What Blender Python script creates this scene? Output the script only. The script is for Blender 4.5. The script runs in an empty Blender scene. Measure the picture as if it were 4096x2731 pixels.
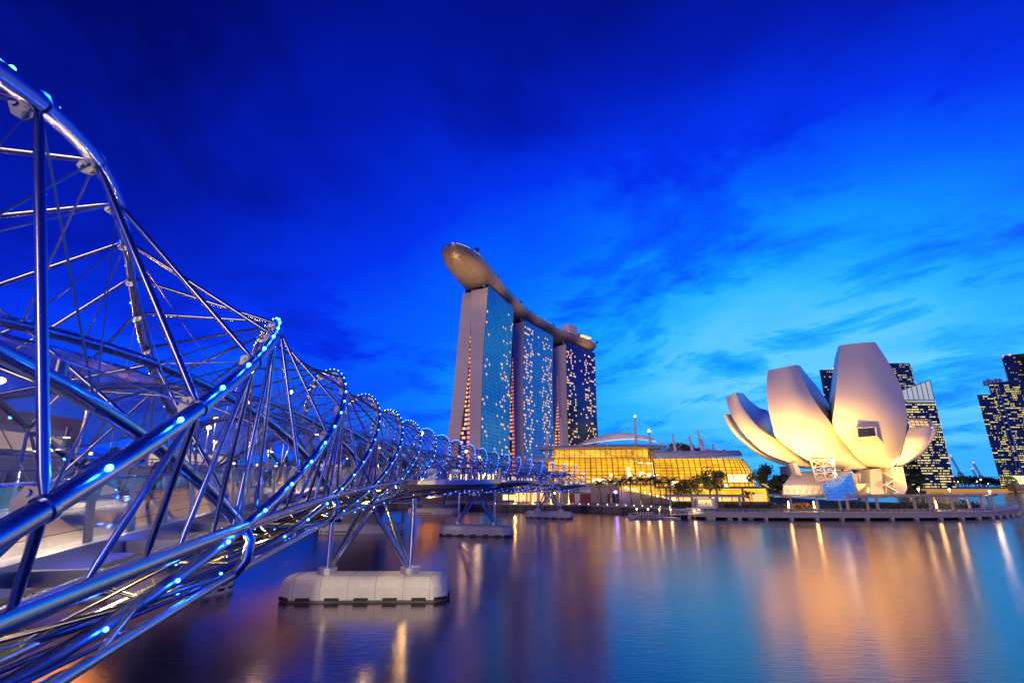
import bpy, bmesh, math, random
from mathutils import Vector, Matrix
scene = bpy.context.scene
COL = scene.collection
rad = math.radians
RND = random.Random(7)

# ------------------------------------------------------------------ camera
FPX, PIT, HCAM = 1963.29, rad(16.2617), 11.4      # focal length in photo pixels, pitch up, metres above the water
cam_d = bpy.data.cameras.new('camera'); cam = bpy.data.objects.new('camera', cam_d); COL.objects.link(cam)
cam.location = (0, 0, HCAM); cam.rotation_euler = (rad(90) + PIT, 0, 0)
cam_d.sensor_width = 36; cam_d.lens = FPX / 4096 * 36; cam_d.clip_start = 0.05; cam_d.clip_end = 20000
scene.camera = cam

# ------------------------------------------------------------------ dusk sky
SUN_EL, SUN_AZ = rad(11), rad(197)
world = bpy.data.worlds.new('World'); scene.world = world; world.use_nodes = True
wn, wl = world.node_tree.nodes, world.node_tree.links
wn.clear()
def wnode(t, **kw):
    n = wn.new(t)
    for k, v in kw.items(): setattr(n, k, v)
    return n
def wmath(op, a, b=None, c=None):
    n = wnode('ShaderNodeMath', operation=op)
    for i, q in enumerate((a, b, c)):
        if q is None: continue
        if isinstance(q, (int, float)): n.inputs[i].default_value = q
        else: wl.new(q, n.inputs[i])
    return n.outputs[0]
tc = wnode('ShaderNodeTexCoord'); sep = wnode('ShaderNodeSeparateXYZ'); wl.new(tc.outputs['Generated'], sep.inputs[0])
X, Y, Z = sep.outputs
az = wmath('ARCTAN2', X, Y); el = wmath('ABSOLUTE', wmath('ARCSINE', Z))
def gauss(v, c, s):
    d = wmath('DIVIDE', wmath('SUBTRACT', v, c), s)
    return wmath('MULTIPLY', d, d)
low = wmath('EXPONENT', wmath('MULTIPLY', gauss(el, 0.0, rad(23)), -1.0))
glow = wmath('EXPONENT', wmath('MULTIPLY', wmath('ADD', gauss(az, rad(34), rad(40)), gauss(el, rad(15), rad(22))), -1.0))
mid = wmath('EXPONENT', wmath('MULTIPLY', wmath('ADD', gauss(az, rad(10), rad(36)), gauss(el, rad(30), rad(17))), -1.0))
t0 = wmath('ADD', wmath('MULTIPLY_ADD', low, 0.42, 0.155), wmath('MULTIPLY_ADD', glow, 0.47, wmath('MULTIPLY', mid, 0.17)))
# cloud layer, laid out on a plane overhead so that it thins out towards the horizon
den = wmath('ADD', el, 0.16)
cv = wnode('ShaderNodeCombineXYZ'); wl.new(wmath('DIVIDE', X, den), cv.inputs[0]); wl.new(wmath('DIVIDE', Y, den), cv.inputs[1])
mp0 = wnode('ShaderNodeMapping'); mp0.inputs['Rotation'].default_value = (0, 0, rad(58)); wl.new(cv.outputs[0], mp0.inputs[0])
mp = wnode('ShaderNodeMapping'); mp.inputs['Scale'].default_value = (0.75, 1.15, 1)
wl.new(mp0.outputs[0], mp.inputs[0])
n1 = wnode('ShaderNodeTexNoise'); n1.inputs['Scale'].default_value = 1.25; n1.inputs['Detail'].default_value = 7; n1.inputs['Roughness'].default_value = 0.58; n1.inputs['Distortion'].default_value = 0.5
wl.new(mp.outputs[0], n1.inputs['Vector'])
cr1 = wnode('ShaderNodeValToRGB'); cr1.color_ramp.elements[0].position = 0.40; cr1.color_ramp.elements[1].position = 0.66
wl.new(n1.outputs[0], cr1.inputs[0])
mp2 = wnode('ShaderNodeMapping'); mp2.inputs['Scale'].default_value = (0.95, 1.1, 1); mp2.inputs['Location'].default_value = (3.1, 1.7, 0)
wl.new(mp0.outputs[0], mp2.inputs[0])
n2 = wnode('ShaderNodeTexNoise'); n2.inputs['Scale'].default_value = 1.5; n2.inputs['Detail'].default_value = 9; n2.inputs['Roughness'].default_value = 0.62; n2.inputs['Distortion'].default_value = 0.4
wl.new(mp2.outputs[0], n2.inputs['Vector'])
cr2 = wnode('ShaderNodeValToRGB'); cr2.color_ramp.elements[0].position = 0.50; cr2.color_ramp.elements[1].position = 0.68
wl.new(n2.outputs[0], cr2.inputs[0])
t1 = wmath('MULTIPLY_ADD', cr1.outputs[0], 0.075, wmath('SUBTRACT', t0, 0.025))
t2 = wmath('SUBTRACT', t1, wmath('MULTIPLY', wmath('MULTIPLY', cr2.outputs[0], t0), 0.25))
ramp = wnode('ShaderNodeValToRGB'); e = ramp.color_ramp.elements
e[0].position = 0.0; e[0].color = (0.0, 0.0, 0.035, 1)
e[1].position = 1.0; e[1].color = (0.13, 0.58, 1.0, 1)
for p, c in ((0.16, (0.0, 0.0022, 0.14)), (0.32, (0.0, 0.010, 0.44)), (0.48, (0.0, 0.030, 0.80)), (0.64, (0.0, 0.115, 0.98)), (0.80, (0.003, 0.30, 1.0)), (0.90, (0.025, 0.44, 1.0))):
    q = e.new(p); q.color = (*c, 1)
wl.new(t2, ramp.inputs[0])
sky = wnode('ShaderNodeTexSky'); sky.sky_type = 'NISHITA'; sky.sun_disc = False; sky.sun_elevation = rad(1.5); sky.sun_rotation = rad(60)
mixs = wnode('ShaderNodeMix', data_type='RGBA', blend_type='ADD'); mixs.inputs[0].default_value = 0.002
wl.new(ramp.outputs[0], mixs.inputs[6]); wl.new(sky.outputs[0], mixs.inputs[7])
bg = wnode('ShaderNodeBackground'); bg.inputs[1].default_value = 1.0; wl.new(mixs.outputs[2], bg.inputs[0])
wo = wnode('ShaderNodeOutputWorld'); wl.new(bg.outputs[0], wo.inputs[0])

# warm city glow that lights the faces turned to the town behind the camera
sd = bpy.data.lights.new('sun', 'SUN'); sd.energy = 0.78; sd.angle = rad(22); sd.color = (1.0, 0.75, 0.46)
sun = bpy.data.objects.new('sun', sd); COL.objects.link(sun)
sdir = Vector((math.sin(SUN_AZ) * math.cos(SUN_EL), math.cos(SUN_AZ) * math.cos(SUN_EL), math.sin(SUN_EL)))
sun.rotation_euler = sdir.to_track_quat('Z', 'Y').to_euler()

scene.view_settings.view_transform = 'Standard'; scene.view_settings.look = 'None'
scene.view_settings.exposure = 0.12; scene.view_settings.gamma = 1.0
cy = scene.cycles
cy.use_denoising = True; cy.max_bounces = 6; cy.diffuse_bounces = 2; cy.glossy_bounces = 4; cy.transparent_max_bounces = 16
cy.transmission_bounces = 2; cy.sample_clamp_indirect = 6.0; cy.sample_clamp_direct = 0.0; cy.caustics_reflective = False; cy.caustics_refractive = False

# ------------------------------------------------------------------ helpers
def ray(px, py):
    x = (px - 2048) / FPX; u = -(py - 1365.5) / FPX
    return Vector((x, math.cos(PIT) - u * math.sin(PIT), math.sin(PIT) + u * math.cos(PIT)))
def at_y(px, py, y):                       # point seen at a photo pixel, y metres in front of the camera
    r = ray(px, py); return Vector((0, 0, HCAM)) + r * (y / r.y)
def at_z(px, py, z):                       # the same on a level plane
    r = ray(px, py); return Vector((0, 0, HCAM)) + r * ((z - HCAM) / r.z)

class MB:
    def __init__(s): s.v = []; s.f = []; s.uv = None
    def add(s, vs, fs):
        n = len(s.v); s.v += [tuple(v) for v in vs]; s.f += [tuple(i + n for i in f) for f in fs]
    def quad(s, a, b, c, d): s.add([a, b, c, d], [(0, 1, 2, 3)])
    def hexa(s, p):                        # 8 corners: bottom 0-3 counter-clockwise, top 4-7
        s.add(p, [(3, 2, 1, 0), (4, 5, 6, 7), (0, 1, 5, 4), (1, 2, 6, 5), (2, 3, 7, 6), (3, 0, 4, 7)])
    def box(s, c, sx, sy, sz, rz=0.0):     # c = centre of the base
        ca, sa = math.cos(rz), math.sin(rz); p = []
        for z in (0, sz):
            for x, y in ((-1, -1), (1, -1), (1, 1), (-1, 1)):
                dx, dy = x * sx / 2, y * sy / 2
                p.append((c[0] + dx * ca - dy * sa, c[1] + dx * sa + dy * ca, c[2] + z))
        s.hexa(p)
    def bar(s, a, b, w, h):                # square bar from a to b
        a, b = Vector(a), Vector(b); d = (b - a).normalized()
        up = Vector((0, 0, 1)) if abs(d.z) < 0.95 else Vector((0, 1, 0))
        x = d.cross(up).normalized() * w / 2; y = x.cross(d).normalized() * h / 2
        s.hexa([a - x - y, a + x - y, b + x - y, b - x - y, a - x + y, a + x + y, b + x + y, b - x + y])
    def tube(s, pts, r, n=8, cap=True):
        pts = [Vector(p) for p in pts]; m = len(pts); base = len(s.v); rs = r if isinstance(r, (list, tuple)) else [r] * m
        nrm = None
        for i, p in enumerate(pts):
            d = (pts[min(i + 1, m - 1)] - pts[max(i - 1, 0)])
            d = d.normalized() if d.length > 1e-9 else Vector((0, 0, 1))
            if nrm is None:
                h = Vector((0, 0, 1)) if abs(d.z) < 0.9 else Vector((1, 0, 0)); nrm = d.cross(h).normalized()
            else:
                nrm = (nrm - d * nrm.dot(d)).normalized()
            bi = d.cross(nrm)
            for k in range(n):
                a = 2 * math.pi * k / n; s.v.append(tuple(p + (nrm * math.cos(a) + bi * math.sin(a)) * rs[i]))
        for i in range(m - 1):
            for k in range(n):
                a0 = base + i * n + k; a1 = base + i * n + (k + 1) % n
                s.f.append((a0, a1, a1 + n, a0 + n))
        if cap:
            s.f.append(tuple(base + k for k in range(n))[::-1]); s.f.append(tuple(base + (m - 1) * n + k for k in range(n)))
    def strut(s, a, b, r, n=8):            # bar with drawn-in ends
        a, b = Vector(a), Vector(b); L = (b - a).length
        if L < 0.3: return
        t = min(0.35, L * 0.16) / L
        s.tube([a, a + (b - a) * t, b + (a - b) * t, b], [r * .42, r, r, r * .42], n)
    def prism(s, poly, z0, z1):            # plan polygon (counter-clockwise) pulled up
        n = len(poly)
        s.add([(p[0], p[1], z0) for p in poly] + [(p[0], p[1], z1) for p in poly],
              [tuple(range(n))[::-1], tuple(range(n, 2 * n))] + [(i, (i + 1) % n, n + (i + 1) % n, n + i) for i in range(n)])
    def grid(s, rows, close=False):        # lofted sheet, rows of equal length
        m, n = len(rows), len(rows[0]); base = len(s.v)
        for r in rows: s.v += [tuple(p) for p in r]
        for i in range(m - 1):
            for j in range(n if close else n - 1):
                j2 = (j + 1) % n
                s.f.append((base + i * n + j, base + i * n + j2, base + (i + 1) * n + j2, base + (i + 1) * n + j))
    def ball(s, c, r, n=6, m=4, sz=1.0):
        rows = [[(c[0] + r * math.sin(math.pi * i / m) * math.cos(2 * math.pi * k / n), c[1] + r * math.sin(math.pi * i / m) * math.sin(2 * math.pi * k / n), c[2] - sz * r * math.cos(math.pi * i / m)) for k in range(n)] for i in range(m + 1)]
        s.grid(rows, True)
    def leaf(s, c, size, rnd):
        u = Vector((rnd.gauss(0, 1), rnd.gauss(0, 1), rnd.gauss(0, .7))).normalized(); w = u.orthogonal().normalized()
        w = Matrix.Rotation(rnd.random() * 6.28, 3, u) @ w; k = u.cross(w)
        c = Vector(c); s.add([c - w * size, c + k * size * .5, c + w * size, c - k * size * .5], [(0, 1, 2, 3)])
    def build(s, name, mat, _=None, smooth=False, label=None, origin=None):
        me = bpy.data.meshes.new(name)
        o3 = Vector(origin) if origin else None
        vs = [tuple(Vector(v) - o3) for v in s.v] if o3 else s.v
        me.from_pydata(vs, [], s.f); me.materials.append(mat)
        if smooth:
            me.polygons.foreach_set('use_smooth', [True] * len(me.polygons)); me.set_sharp_from_angle(angle=rad(38))
        me.update()
        o = bpy.data.objects.new(name, me); COL.objects.link(o)
        if o3: o.location = o3
        if label: o['label'] = label
        return o

def thing(name, label, cat, loc=(0, 0, 0), group=None):
    o = bpy.data.objects.new(name, None); o.empty_display_size = 0.2; COL.objects.link(o); o.location = loc
    o['label'] = label; o['category'] = cat
    if group: o['group'] = group
    return o
def tag(o, label, cat, group=None):
    o['label'] = label; o['category'] = cat
    if group: o['group'] = group
    return o
def struct(o): o['kind'] = 'structure'; return o
def part(mb, name, mat, parent, smooth=False, label=None, sub=False):
    # a mesh in world coordinates under its thing (or under a part of it)
    o = mb.build(name, mat, None, smooth, label); o.parent = parent
    inv = Matrix.Identity(4) if parent.parent is not None else Matrix.Translation(-Vector(parent.location))
    o.matrix_parent_inverse = inv
    return o
def copy_tree(o, parent=None):
    c = o.copy(); COL.objects.link(c)
    if parent: c.parent = parent
    for ch in list(o.children): copy_tree(ch, c)
    return c
def ordinal(i): return ['first', 'second', 'third', 'fourth', 'fifth', 'sixth', 'seventh', 'eighth', 'ninth', 'tenth', 'eleventh', 'twelfth', 'thirteenth', 'fourteenth', 'fifteenth', 'sixteenth', 'seventeenth', 'eighteenth', 'nineteenth', 'twentieth'][i]

# ------------------------------------------------------------------ materials
def mat(name, base, rough=0.5, metal=0.0, var=0.12, vscale=0.6, bump=0.0, bscale=8.0, emit=None, estr=0.0, spec=0.5, stretch=(1, 1, 1), rvar=0.0):
    m = bpy.data.materials.new(name); m.use_nodes = True; nt = m.node_tree; b = nt.nodes['Principled BSDF']
    b.inputs['Roughness'].default_value = rough; b.inputs['Metallic'].default_value = metal; b.inputs['Specular IOR Level'].default_value = spec
    tcn = nt.nodes.new('ShaderNodeTexCoord'); mpn = nt.nodes.new('ShaderNodeMapping'); mpn.inputs['Scale'].default_value = stretch
    nt.links.new(tcn.outputs['Object'], mpn.inputs[0])
    no = nt.nodes.new('ShaderNodeTexNoise'); no.inputs['Scale'].default_value = vscale; no.inputs['Detail'].default_value = 6; no.inputs['Roughness'].default_value = 0.6
    nt.links.new(mpn.outputs[0], no.inputs['Vector'])
    r = nt.nodes.new('ShaderNodeValToRGB'); r.color_ramp.elements[0].position = 0.3; r.color_ramp.elements[1].position = 0.7
    r.color_ramp.elements[0].color = (*[c * (1 - var) for c in base], 1); r.color_ramp.elements[1].color = (*[min(1, c * (1 + var)) for c in base], 1)
    nt.links.new(no.outputs[0], r.inputs[0]); nt.links.new(r.outputs[0], b.inputs['Base Color'])
    if rvar:
        mr = nt.nodes.new('ShaderNodeMapRange'); mr.inputs[3].default_value = max(0.02, rough - rvar); mr.inputs[4].default_value = rough + rvar
        nt.links.new(no.outputs[0], mr.inputs[0]); nt.links.new(mr.outputs[0], b.inputs['Roughness'])
    if bump:
        n3 = nt.nodes.new('ShaderNodeTexNoise'); n3.inputs['Scale'].default_value = bscale; n3.inputs['Detail'].default_value = 4
        nt.links.new(mpn.outputs[0], n3.inputs['Vector'])
        bp = nt.nodes.new('ShaderNodeBump'); bp.inputs['Strength'].default_value = bump; bp.inputs['Distance'].default_value = 0.05
        nt.links.new(n3.outputs[0], bp.inputs['Height']); nt.links.new(bp.outputs[0], b.inputs['Normal'])
    if emit:
        b.inputs['Emission Color'].default_value = (*emit, 1); b.inputs['Emission Strength'].default_value = estr
    return m
def emitter(name, col, s):
    return mat(name, (0.8, 0.8, 0.8), 0.4, emit=col, estr=s)
M = {}
M['steel'] = mat('brushed_steel', (0.42, 0.47, 0.62), 0.21, 0.93, 0.05, 0.8, rvar=0.02)
M['steel_rod'] = mat('steel_rod', (0.5, 0.5, 0.52), 0.3, 0.8, 0.05)
M['steel_plate'] = mat('steel_plate', (0.28, 0.28, 0.31), 0.34, 0.85, 0.12, 1.5)
M['fascia'] = mat('steel_fascia', (0.56, 0.56, 0.58), 0.30, 0.75, 0.10, 0.7, rvar=0.06)
M['deck'] = mat('deck_boards', (0.42, 0.41, 0.42), 0.42, 0, 0.15, 2.5, 0.2, 40)
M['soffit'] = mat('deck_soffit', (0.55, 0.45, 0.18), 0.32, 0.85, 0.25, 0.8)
M['concrete'] = mat('pale_concrete', (0.50, 0.48, 0.47), 0.75, 0, 0.12, 0.5, 0.2, 6)
M['cap'] = mat('painted_pile_cap', (0.72, 0.71, 0.72), 0.55, 0, 0.09, 0.8, 0.1, 5)
M['rubber'] = mat('black_rubber', (0.015, 0.015, 0.016), 0.6)
M['white'] = mat('white_panels', (0.74, 0.72, 0.70), 0.55, 0, 0.04, 0.05)
M['white_steel'] = mat('white_steel', (0.72, 0.72, 0.72), 0.4, 0, 0.06)
M['petal'] = mat('white_fibreglass_skin', (0.76, 0.72, 0.68), 0.42, 0, 0.04, 0.06, 0.04, 0.5)
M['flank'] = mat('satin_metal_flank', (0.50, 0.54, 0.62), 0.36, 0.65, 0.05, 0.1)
M['slab'] = mat('tower_end_cladding', (0.78, 0.64, 0.58), 0.6, 0, 0.07, 0.04)
def add_joints(m, step, w, dark):          # level cladding joints every few metres
    nt = m.node_tree; b = nt.nodes['Principled BSDF']; src = b.inputs['Base Color'].links[0].from_socket
    tcn = nt.nodes.new('ShaderNodeTexCoord'); sp = nt.nodes.new('ShaderNodeSeparateXYZ'); nt.links.new(tcn.outputs['Object'], sp.inputs[0])
    d = nt.nodes.new('ShaderNodeMath'); d.operation = 'DIVIDE'; d.inputs[1].default_value = step; nt.links.new(sp.outputs[2], d.inputs[0])
    f = nt.nodes.new('ShaderNodeMath'); f.operation = 'FRACT'; nt.links.new(d.outputs[0], f.inputs[0])
    l = nt.nodes.new('ShaderNodeMath'); l.operation = 'LESS_THAN'; l.inputs[1].default_value = w / step; nt.links.new(f.outputs[0], l.inputs[0])
    mx = nt.nodes.new('ShaderNodeMix'); mx.data_type = 'RGBA'; mx.blend_type = 'MULTIPLY'; nt.links.new(l.outputs[0], mx.inputs[0]); nt.links.new(src, mx.inputs[6]); mx.inputs[7].default_value = (dark, dark, dark, 1)
    nt.links.new(mx.outputs[2], b.inputs['Base Color'])
add_joints(M['slab'], 6.8, .34, .84)
M['hull'] = mat('champagne_metal_tiles', (0.46, 0.38, 0.32), 0.45, 0.25, 0.06, 0.12)
M['darkglass'] = mat('dark_glass', (0.03, 0.045, 0.07), 0.08, 0, 0.3, 0.3, spec=1.0)
M['grey_roof'] = mat('grey_roof_sheet', (0.78, 0.74, 0.72), 0.5, 0.0, 0.1, 0.3)
M['bluegrey'] = mat('blue_grey_canopy', (0.42, 0.48, 0.66), 0.35, 0.2, 0.08, 0.3)
M['mullion'] = mat('bronze_mullion', (0.09, 0.06, 0.03), 0.5, 0.4)
M['brownwall'] = mat('brown_stone_wall', (0.26, 0.21, 0.19), 0.7, 0, 0.15, 0.5)
M['seawall'] = mat('stained_sea_wall', (0.13, 0.12, 0.115), 0.85, 0, 0.65, 0.22, 0.5, 3, stretch=(1.0, 1.0, 0.25))
M['paving'] = mat('stone_paving', (0.30, 0.27, 0.25), 0.7, 0, 0.12, 0.5)
M['quay'] = mat('boardwalk_concrete', (0.42, 0.40, 0.41), 0.6, 0, 0.15, 0.4, 0.2, 3)
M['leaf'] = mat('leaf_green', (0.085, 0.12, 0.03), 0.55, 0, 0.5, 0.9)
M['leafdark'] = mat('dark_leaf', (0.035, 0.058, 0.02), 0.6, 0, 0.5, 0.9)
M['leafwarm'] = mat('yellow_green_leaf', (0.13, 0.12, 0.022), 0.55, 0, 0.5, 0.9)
M['flower'] = mat('orange_flower', (0.42, 0.13, 0.02), 0.6, 0, 0.3, 2)
M['bark'] = mat('tree_bark', (0.11, 0.085, 0.065), 0.85, 0, 0.25, 2, 0.4, 8)
M['asphalt'] = mat('asphalt', (0.05, 0.05, 0.052), 0.8, 0, 0.2, 1)
M['land'] = mat('dark_ground', (0.055, 0.055, 0.045), 0.9, 0, 0.3, 0.1)
M['led'] = emitter('blue_led', (0.008, 0.10, 1.0), 80.0)
M['ledfar'] = emitter('blue_led_far', (0.010, 0.085, 1.0), 55.0)
M['warm'] = emitter('warm_lamp', (1.0, 0.56, 0.15), 14.0)
M['warmwin'] = emitter('warm_lit_room', (1.0, 0.52, 0.10), 0.95)
M['warmwin2'] = emitter('golden_lit_room', (1.0, 0.60, 0.13), 1.05)
M['orangewin'] = emitter('orange_lit_floor', (1.0, 0.22, 0.02), 0.8)
M['shop'] = emitter('bright_shop_window', (1.0, 0.74, 0.30), 1.5)
M['whitelamp'] = emitter('white_lamp', (1.0, 0.80, 0.48), 16.0)
M['orangelamp'] = emitter('orange_lamp', (1.0, 0.30, 0.05), 1.5)
M['podlight'] = emitter('pod_light', (1.0, 0.62, 0.10), 1.9)
M['buswin'] = emitter('bus_interior', (1.0, 0.66, 0.30), 0.42)
M['softwarm'] = emitter('soft_warm_lamp', (1.0, 0.66, 0.16), 5.0)
M['redlamp'] = emitter('red_lamp', (1.0, 0.05, 0.03), 8.0)
M['bluelamp'] = emitter('violet_lamp', (0.30, 0.22, 1.0), 26.0)
M['skin'] = mat('skin', (0.42, 0.24, 0.17), 0.5); M['hair'] = mat('dark_hair', (0.02, 0.015, 0.012), 0.5)
def glass(name, tint, refl=0.10, alpha=0.82, rough=0.05):
    m = bpy.data.materials.new(name); m.use_nodes = True; nt = m.node_tree; nt.nodes.clear()
    t = nt.nodes.new('ShaderNodeBsdfTransparent'); t.inputs[0].default_value = (*tint, 1)
    g = nt.nodes.new('ShaderNodeBsdfGlossy'); g.inputs['Roughness'].default_value = rough; g.inputs[0].default_value = (0.9, 0.95, 1, 1)
    lw = nt.nodes.new('ShaderNodeLayerWeight'); lw.inputs[0].default_value = 0.35
    no = nt.nodes.new('ShaderNodeTexNoise'); no.inputs['Scale'].default_value = 0.7
    mu = nt.nodes.new('ShaderNodeMath'); mu.operation = 'MULTIPLY_ADD'; mu.inputs[1].default_value = 1 - alpha; mu.inputs[2].default_value = refl
    nt.links.new(lw.outputs['Facing'], mu.inputs[0])
    ad = nt.nodes.new('ShaderNodeMath'); ad.operation = 'MULTIPLY_ADD'; ad.inputs[1].default_value = 0.06; nt.links.new(no.outputs[0], ad.inputs[0]); nt.links.new(mu.outputs[0], ad.inputs[2])
    mx = nt.nodes.new('ShaderNodeMixShader'); nt.links.new(ad.outputs[0], mx.inputs[0]); nt.links.new(t.outputs[0], mx.inputs[1]); nt.links.new(g.outputs[0], mx.inputs[2])
    o = nt.nodes.new('ShaderNodeOutputMaterial'); nt.links.new(mx.outputs[0], o.inputs[0])
    return m
M['glass'] = glass('clear_rail_glass', (0.86, 0.92, 0.92), 0.06, 0.7)
M['canopy'] = glass('canopy_mesh_glass', (0.74, 0.70, 0.70), 0.10, 0.62, 0.16)
def gridglass(name, base, line, cu, cv_, lw_, rough, metal, emit=None, estr=0.0, evar=0.35, escale=0.12, spec=0.8):
    # curtain wall: panes and dark frame lines set out on the wall's own UV (metres)
    m = bpy.data.materials.new(name); m.use_nodes = True; nt = m.node_tree; b = nt.nodes['Principled BSDF']
    uv = nt.nodes.new('ShaderNodeUVMap'); sp = nt.nodes.new('ShaderNodeSeparateXYZ'); nt.links.new(uv.outputs[0], sp.inputs[0])
    def mth(op, a, bb=None):
        n = nt.nodes.new('ShaderNodeMath'); n.operation = op
        for i, q in enumerate((a, bb)):
            if q is None: continue
            if isinstance(q, (int, float)): n.inputs[i].default_value = q
            else: nt.links.new(q, n.inputs[i])
        return n.outputs[0]
    fu = mth('FRACT', mth('DIVIDE', sp.outputs[0], cu)); fv = mth('FRACT', mth('DIVIDE', sp.outputs[1], cv_))
    ln = mth('MAXIMUM', mth('LESS_THAN', fu, lw_ / cu), mth('LESS_THAN', fv, lw_ * 1.6 / cv_))
    no = nt.nodes.new('ShaderNodeTexWhiteNoise'); no.noise_dimensions = '2D'
    cb = nt.nodes.new('ShaderNodeCombineXYZ'); nt.links.new(mth('FLOOR', mth('DIVIDE', sp.outputs[0], cu)), cb.inputs[0]); nt.links.new(mth('FLOOR', mth('DIVIDE', sp.outputs[1], cv_)), cb.inputs[1])
    nt.links.new(cb.outputs[0], no.inputs[0])
    r = nt.nodes.new('ShaderNodeValToRGB'); r.color_ramp.elements[0].color = (*[c * .8 for c in base], 1); r.color_ramp.elements[1].color = (*[min(1, c * 1.2) for c in base], 1)
    nt.links.new(no.outputs[0], r.inputs[0])
    mx = nt.nodes.new('ShaderNodeMix'); mx.data_type = 'RGBA'; nt.links.new(ln, mx.inputs[0]); nt.links.new(r.outputs[0], mx.inputs[6]); mx.inputs[7].default_value = (*line, 1)
    nt.links.new(mx.outputs[2], b.inputs['Base Color'])
    b.inputs['Roughness'].default_value = rough; b.inputs['Specular IOR Level'].default_value = spec
    nt.links.new(mth('MULTIPLY', mth('SUBTRACT', 1.0, ln), metal), b.inputs['Metallic'])
    # panes are never quite coplanar
    nb = nt.nodes.new('ShaderNodeBump'); nb.inputs['Strength'].default_value = 0.06; nb.inputs['Distance'].default_value = 1.0
    n5 = nt.nodes.new('ShaderNodeTexNoise'); n5.inputs['Scale'].default_value = 0.35; n5.inputs['Detail'].default_value = 3; nt.links.new(uv.outputs[0], n5.inputs['Vector'])
    nt.links.new(n5.outputs[0], nb.inputs['Height']); nt.links.new(nb.outputs[0], b.inputs['Normal'])
    if emit:
        n4 = nt.nodes.new('ShaderNodeTexNoise'); n4.inputs['Scale'].default_value = escale; n4.inputs['Detail'].default_value = 4; nt.links.new(uv.outputs[0], n4.inputs['Vector'])
        mr = nt.nodes.new('ShaderNodeMapRange'); mr.inputs[1].default_value = 0.3; mr.inputs[2].default_value = 0.7; mr.inputs[3].default_value = 1 - evar; mr.inputs[4].default_value = 1 + evar
        nt.links.new(n4.outputs[0], mr.inputs[0])
        mr2 = nt.nodes.new('ShaderNodeMapRange'); mr2.inputs[3].default_value = 0.8; mr2.inputs[4].default_value = 1.15; nt.links.new(no.outputs[0], mr2.inputs[0])
        st = mth('MULTIPLY', mth('MULTIPLY', mr.outputs[0], mr2.outputs[0]), mth('MULTIPLY', mth('SUBTRACT', 1.0, ln), estr))
        b.inputs['Emission Color'].default_value = (*emit, 1); nt.links.new(st, b.inputs['Emission Strength'])
    return m
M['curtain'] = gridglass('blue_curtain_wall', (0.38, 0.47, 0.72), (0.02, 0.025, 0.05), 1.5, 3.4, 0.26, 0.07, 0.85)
M['curtain_darkrefl'] = gridglass('curtain_wall_dark_reflection', (0.13, 0.19, 0.26), (0.01, 0.012, 0.025), 1.5, 3.4, 0.26, 0.08, 0.85)  # curtain glass again, with a dark skyline's reflection put into its colour
M['goldglass'] = gridglass('golden_lit_glazing', (0.10, 0.06, 0.01), (0.03, 0.02, 0.01), 3.0, 2.1, 0.10, 0.2, 0.0, (1.0, 0.45, 0.022), 1.45, 0.5, 0.06, 0.3)
M['blueglass'] = gridglass('blue_lit_glazing', (0.06, 0.22, 0.42), (0.5, 0.62, 0.7), 2.2, 2.4, 0.10, 0.1, 0.2, (0.02, 0.22, 0.85), 0.55, 0.5, 0.25)
def bandmat(name, lit, dark, prob, cell, estr, seed):
    # one storey's windows: rooms lit or not along the band
    m = bpy.data.materials.new(name); m.use_nodes = True; nt = m.node_tree; b = nt.nodes['Principled BSDF']
    uv = nt.nodes.new('ShaderNodeUVMap'); sp = nt.nodes.new('ShaderNodeSeparateXYZ'); nt.links.new(uv.outputs[0], sp.inputs[0])
    def mth(op, a, bb=None):
        n = nt.nodes.new('ShaderNodeMath'); n.operation = op
        for i, q in enumerate((a, bb)):
            if q is None: continue
            if isinstance(q, (int, float)): n.inputs[i].default_value = q
            else: nt.links.new(q, n.inputs[i])
        return n.outputs[0]
    cb = nt.nodes.new('ShaderNodeCombineXYZ'); nt.links.new(mth('FLOOR', mth('DIVIDE', sp.outputs[0], cell)), cb.inputs[0]); nt.links.new(mth('FLOOR', sp.outputs[1]), cb.inputs[1]); cb.inputs[2].default_value = seed
    wn_ = nt.nodes.new('ShaderNodeTexWhiteNoise'); nt.links.new(cb.outputs[0], wn_.inputs[0])
    cb2 = nt.nodes.new('ShaderNodeCombineXYZ'); nt.links.new(mth('FLOOR', mth('DIVIDE', sp.outputs[0], cell * 5)), cb2.inputs[0]); nt.links.new(mth('FLOOR', sp.outputs[1]), cb2.inputs[1]); cb2.inputs[2].default_value = seed + 5
    wn2 = nt.nodes.new('ShaderNodeTexWhiteNoise'); nt.links.new(cb2.outputs[0], wn2.inputs[0])
    s1 = mth('ADD', mth('MULTIPLY', wn_.outputs[0], 0.36), mth('MULTIPLY', wn2.outputs[0], 0.64))
    on = mth('LESS_THAN', s1, prob)
    fr = mth('GREATER_THAN', mth('FRACT', mth('DIVIDE', sp.outputs[0], cell)), 0.13)
    st = mth('MULTIPLY', mth('MULTIPLY', on, fr), mth('ADD', mth('MULTIPLY', wn_.outputs[0], estr), estr * 0.5))
    b.inputs['Base Color'].default_value = (*[c * 1.3 for c in dark], 1); b.inputs['Metallic'].default_value = 0.4; b.inputs['Roughness'].default_value = 0.2; b.inputs['Specular IOR Level'].default_value = 1.0
    b.inputs['Emission Color'].default_value = (*lit, 1); nt.links.new(st, b.inputs['Emission Strength'])
    return m
def uvgrid(name, rows, uvs, mtl, parent, smooth=False, label=None):
    # lofted sheet with UV in metres
    m, n = len(rows), len(rows[0]); mb = MB(); mb.grid(rows); o = part(mb, name, mtl, parent, smooth, label)
    ul = o.data.uv_layers.new(name='UVMap')
    for poly in o.data.polygons:
        for li in poly.loop_indices:
            vi = o.data.loops[li].vertex_index; ul.data[li].uv = uvs[vi // n][vi % n]
    return o

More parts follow.
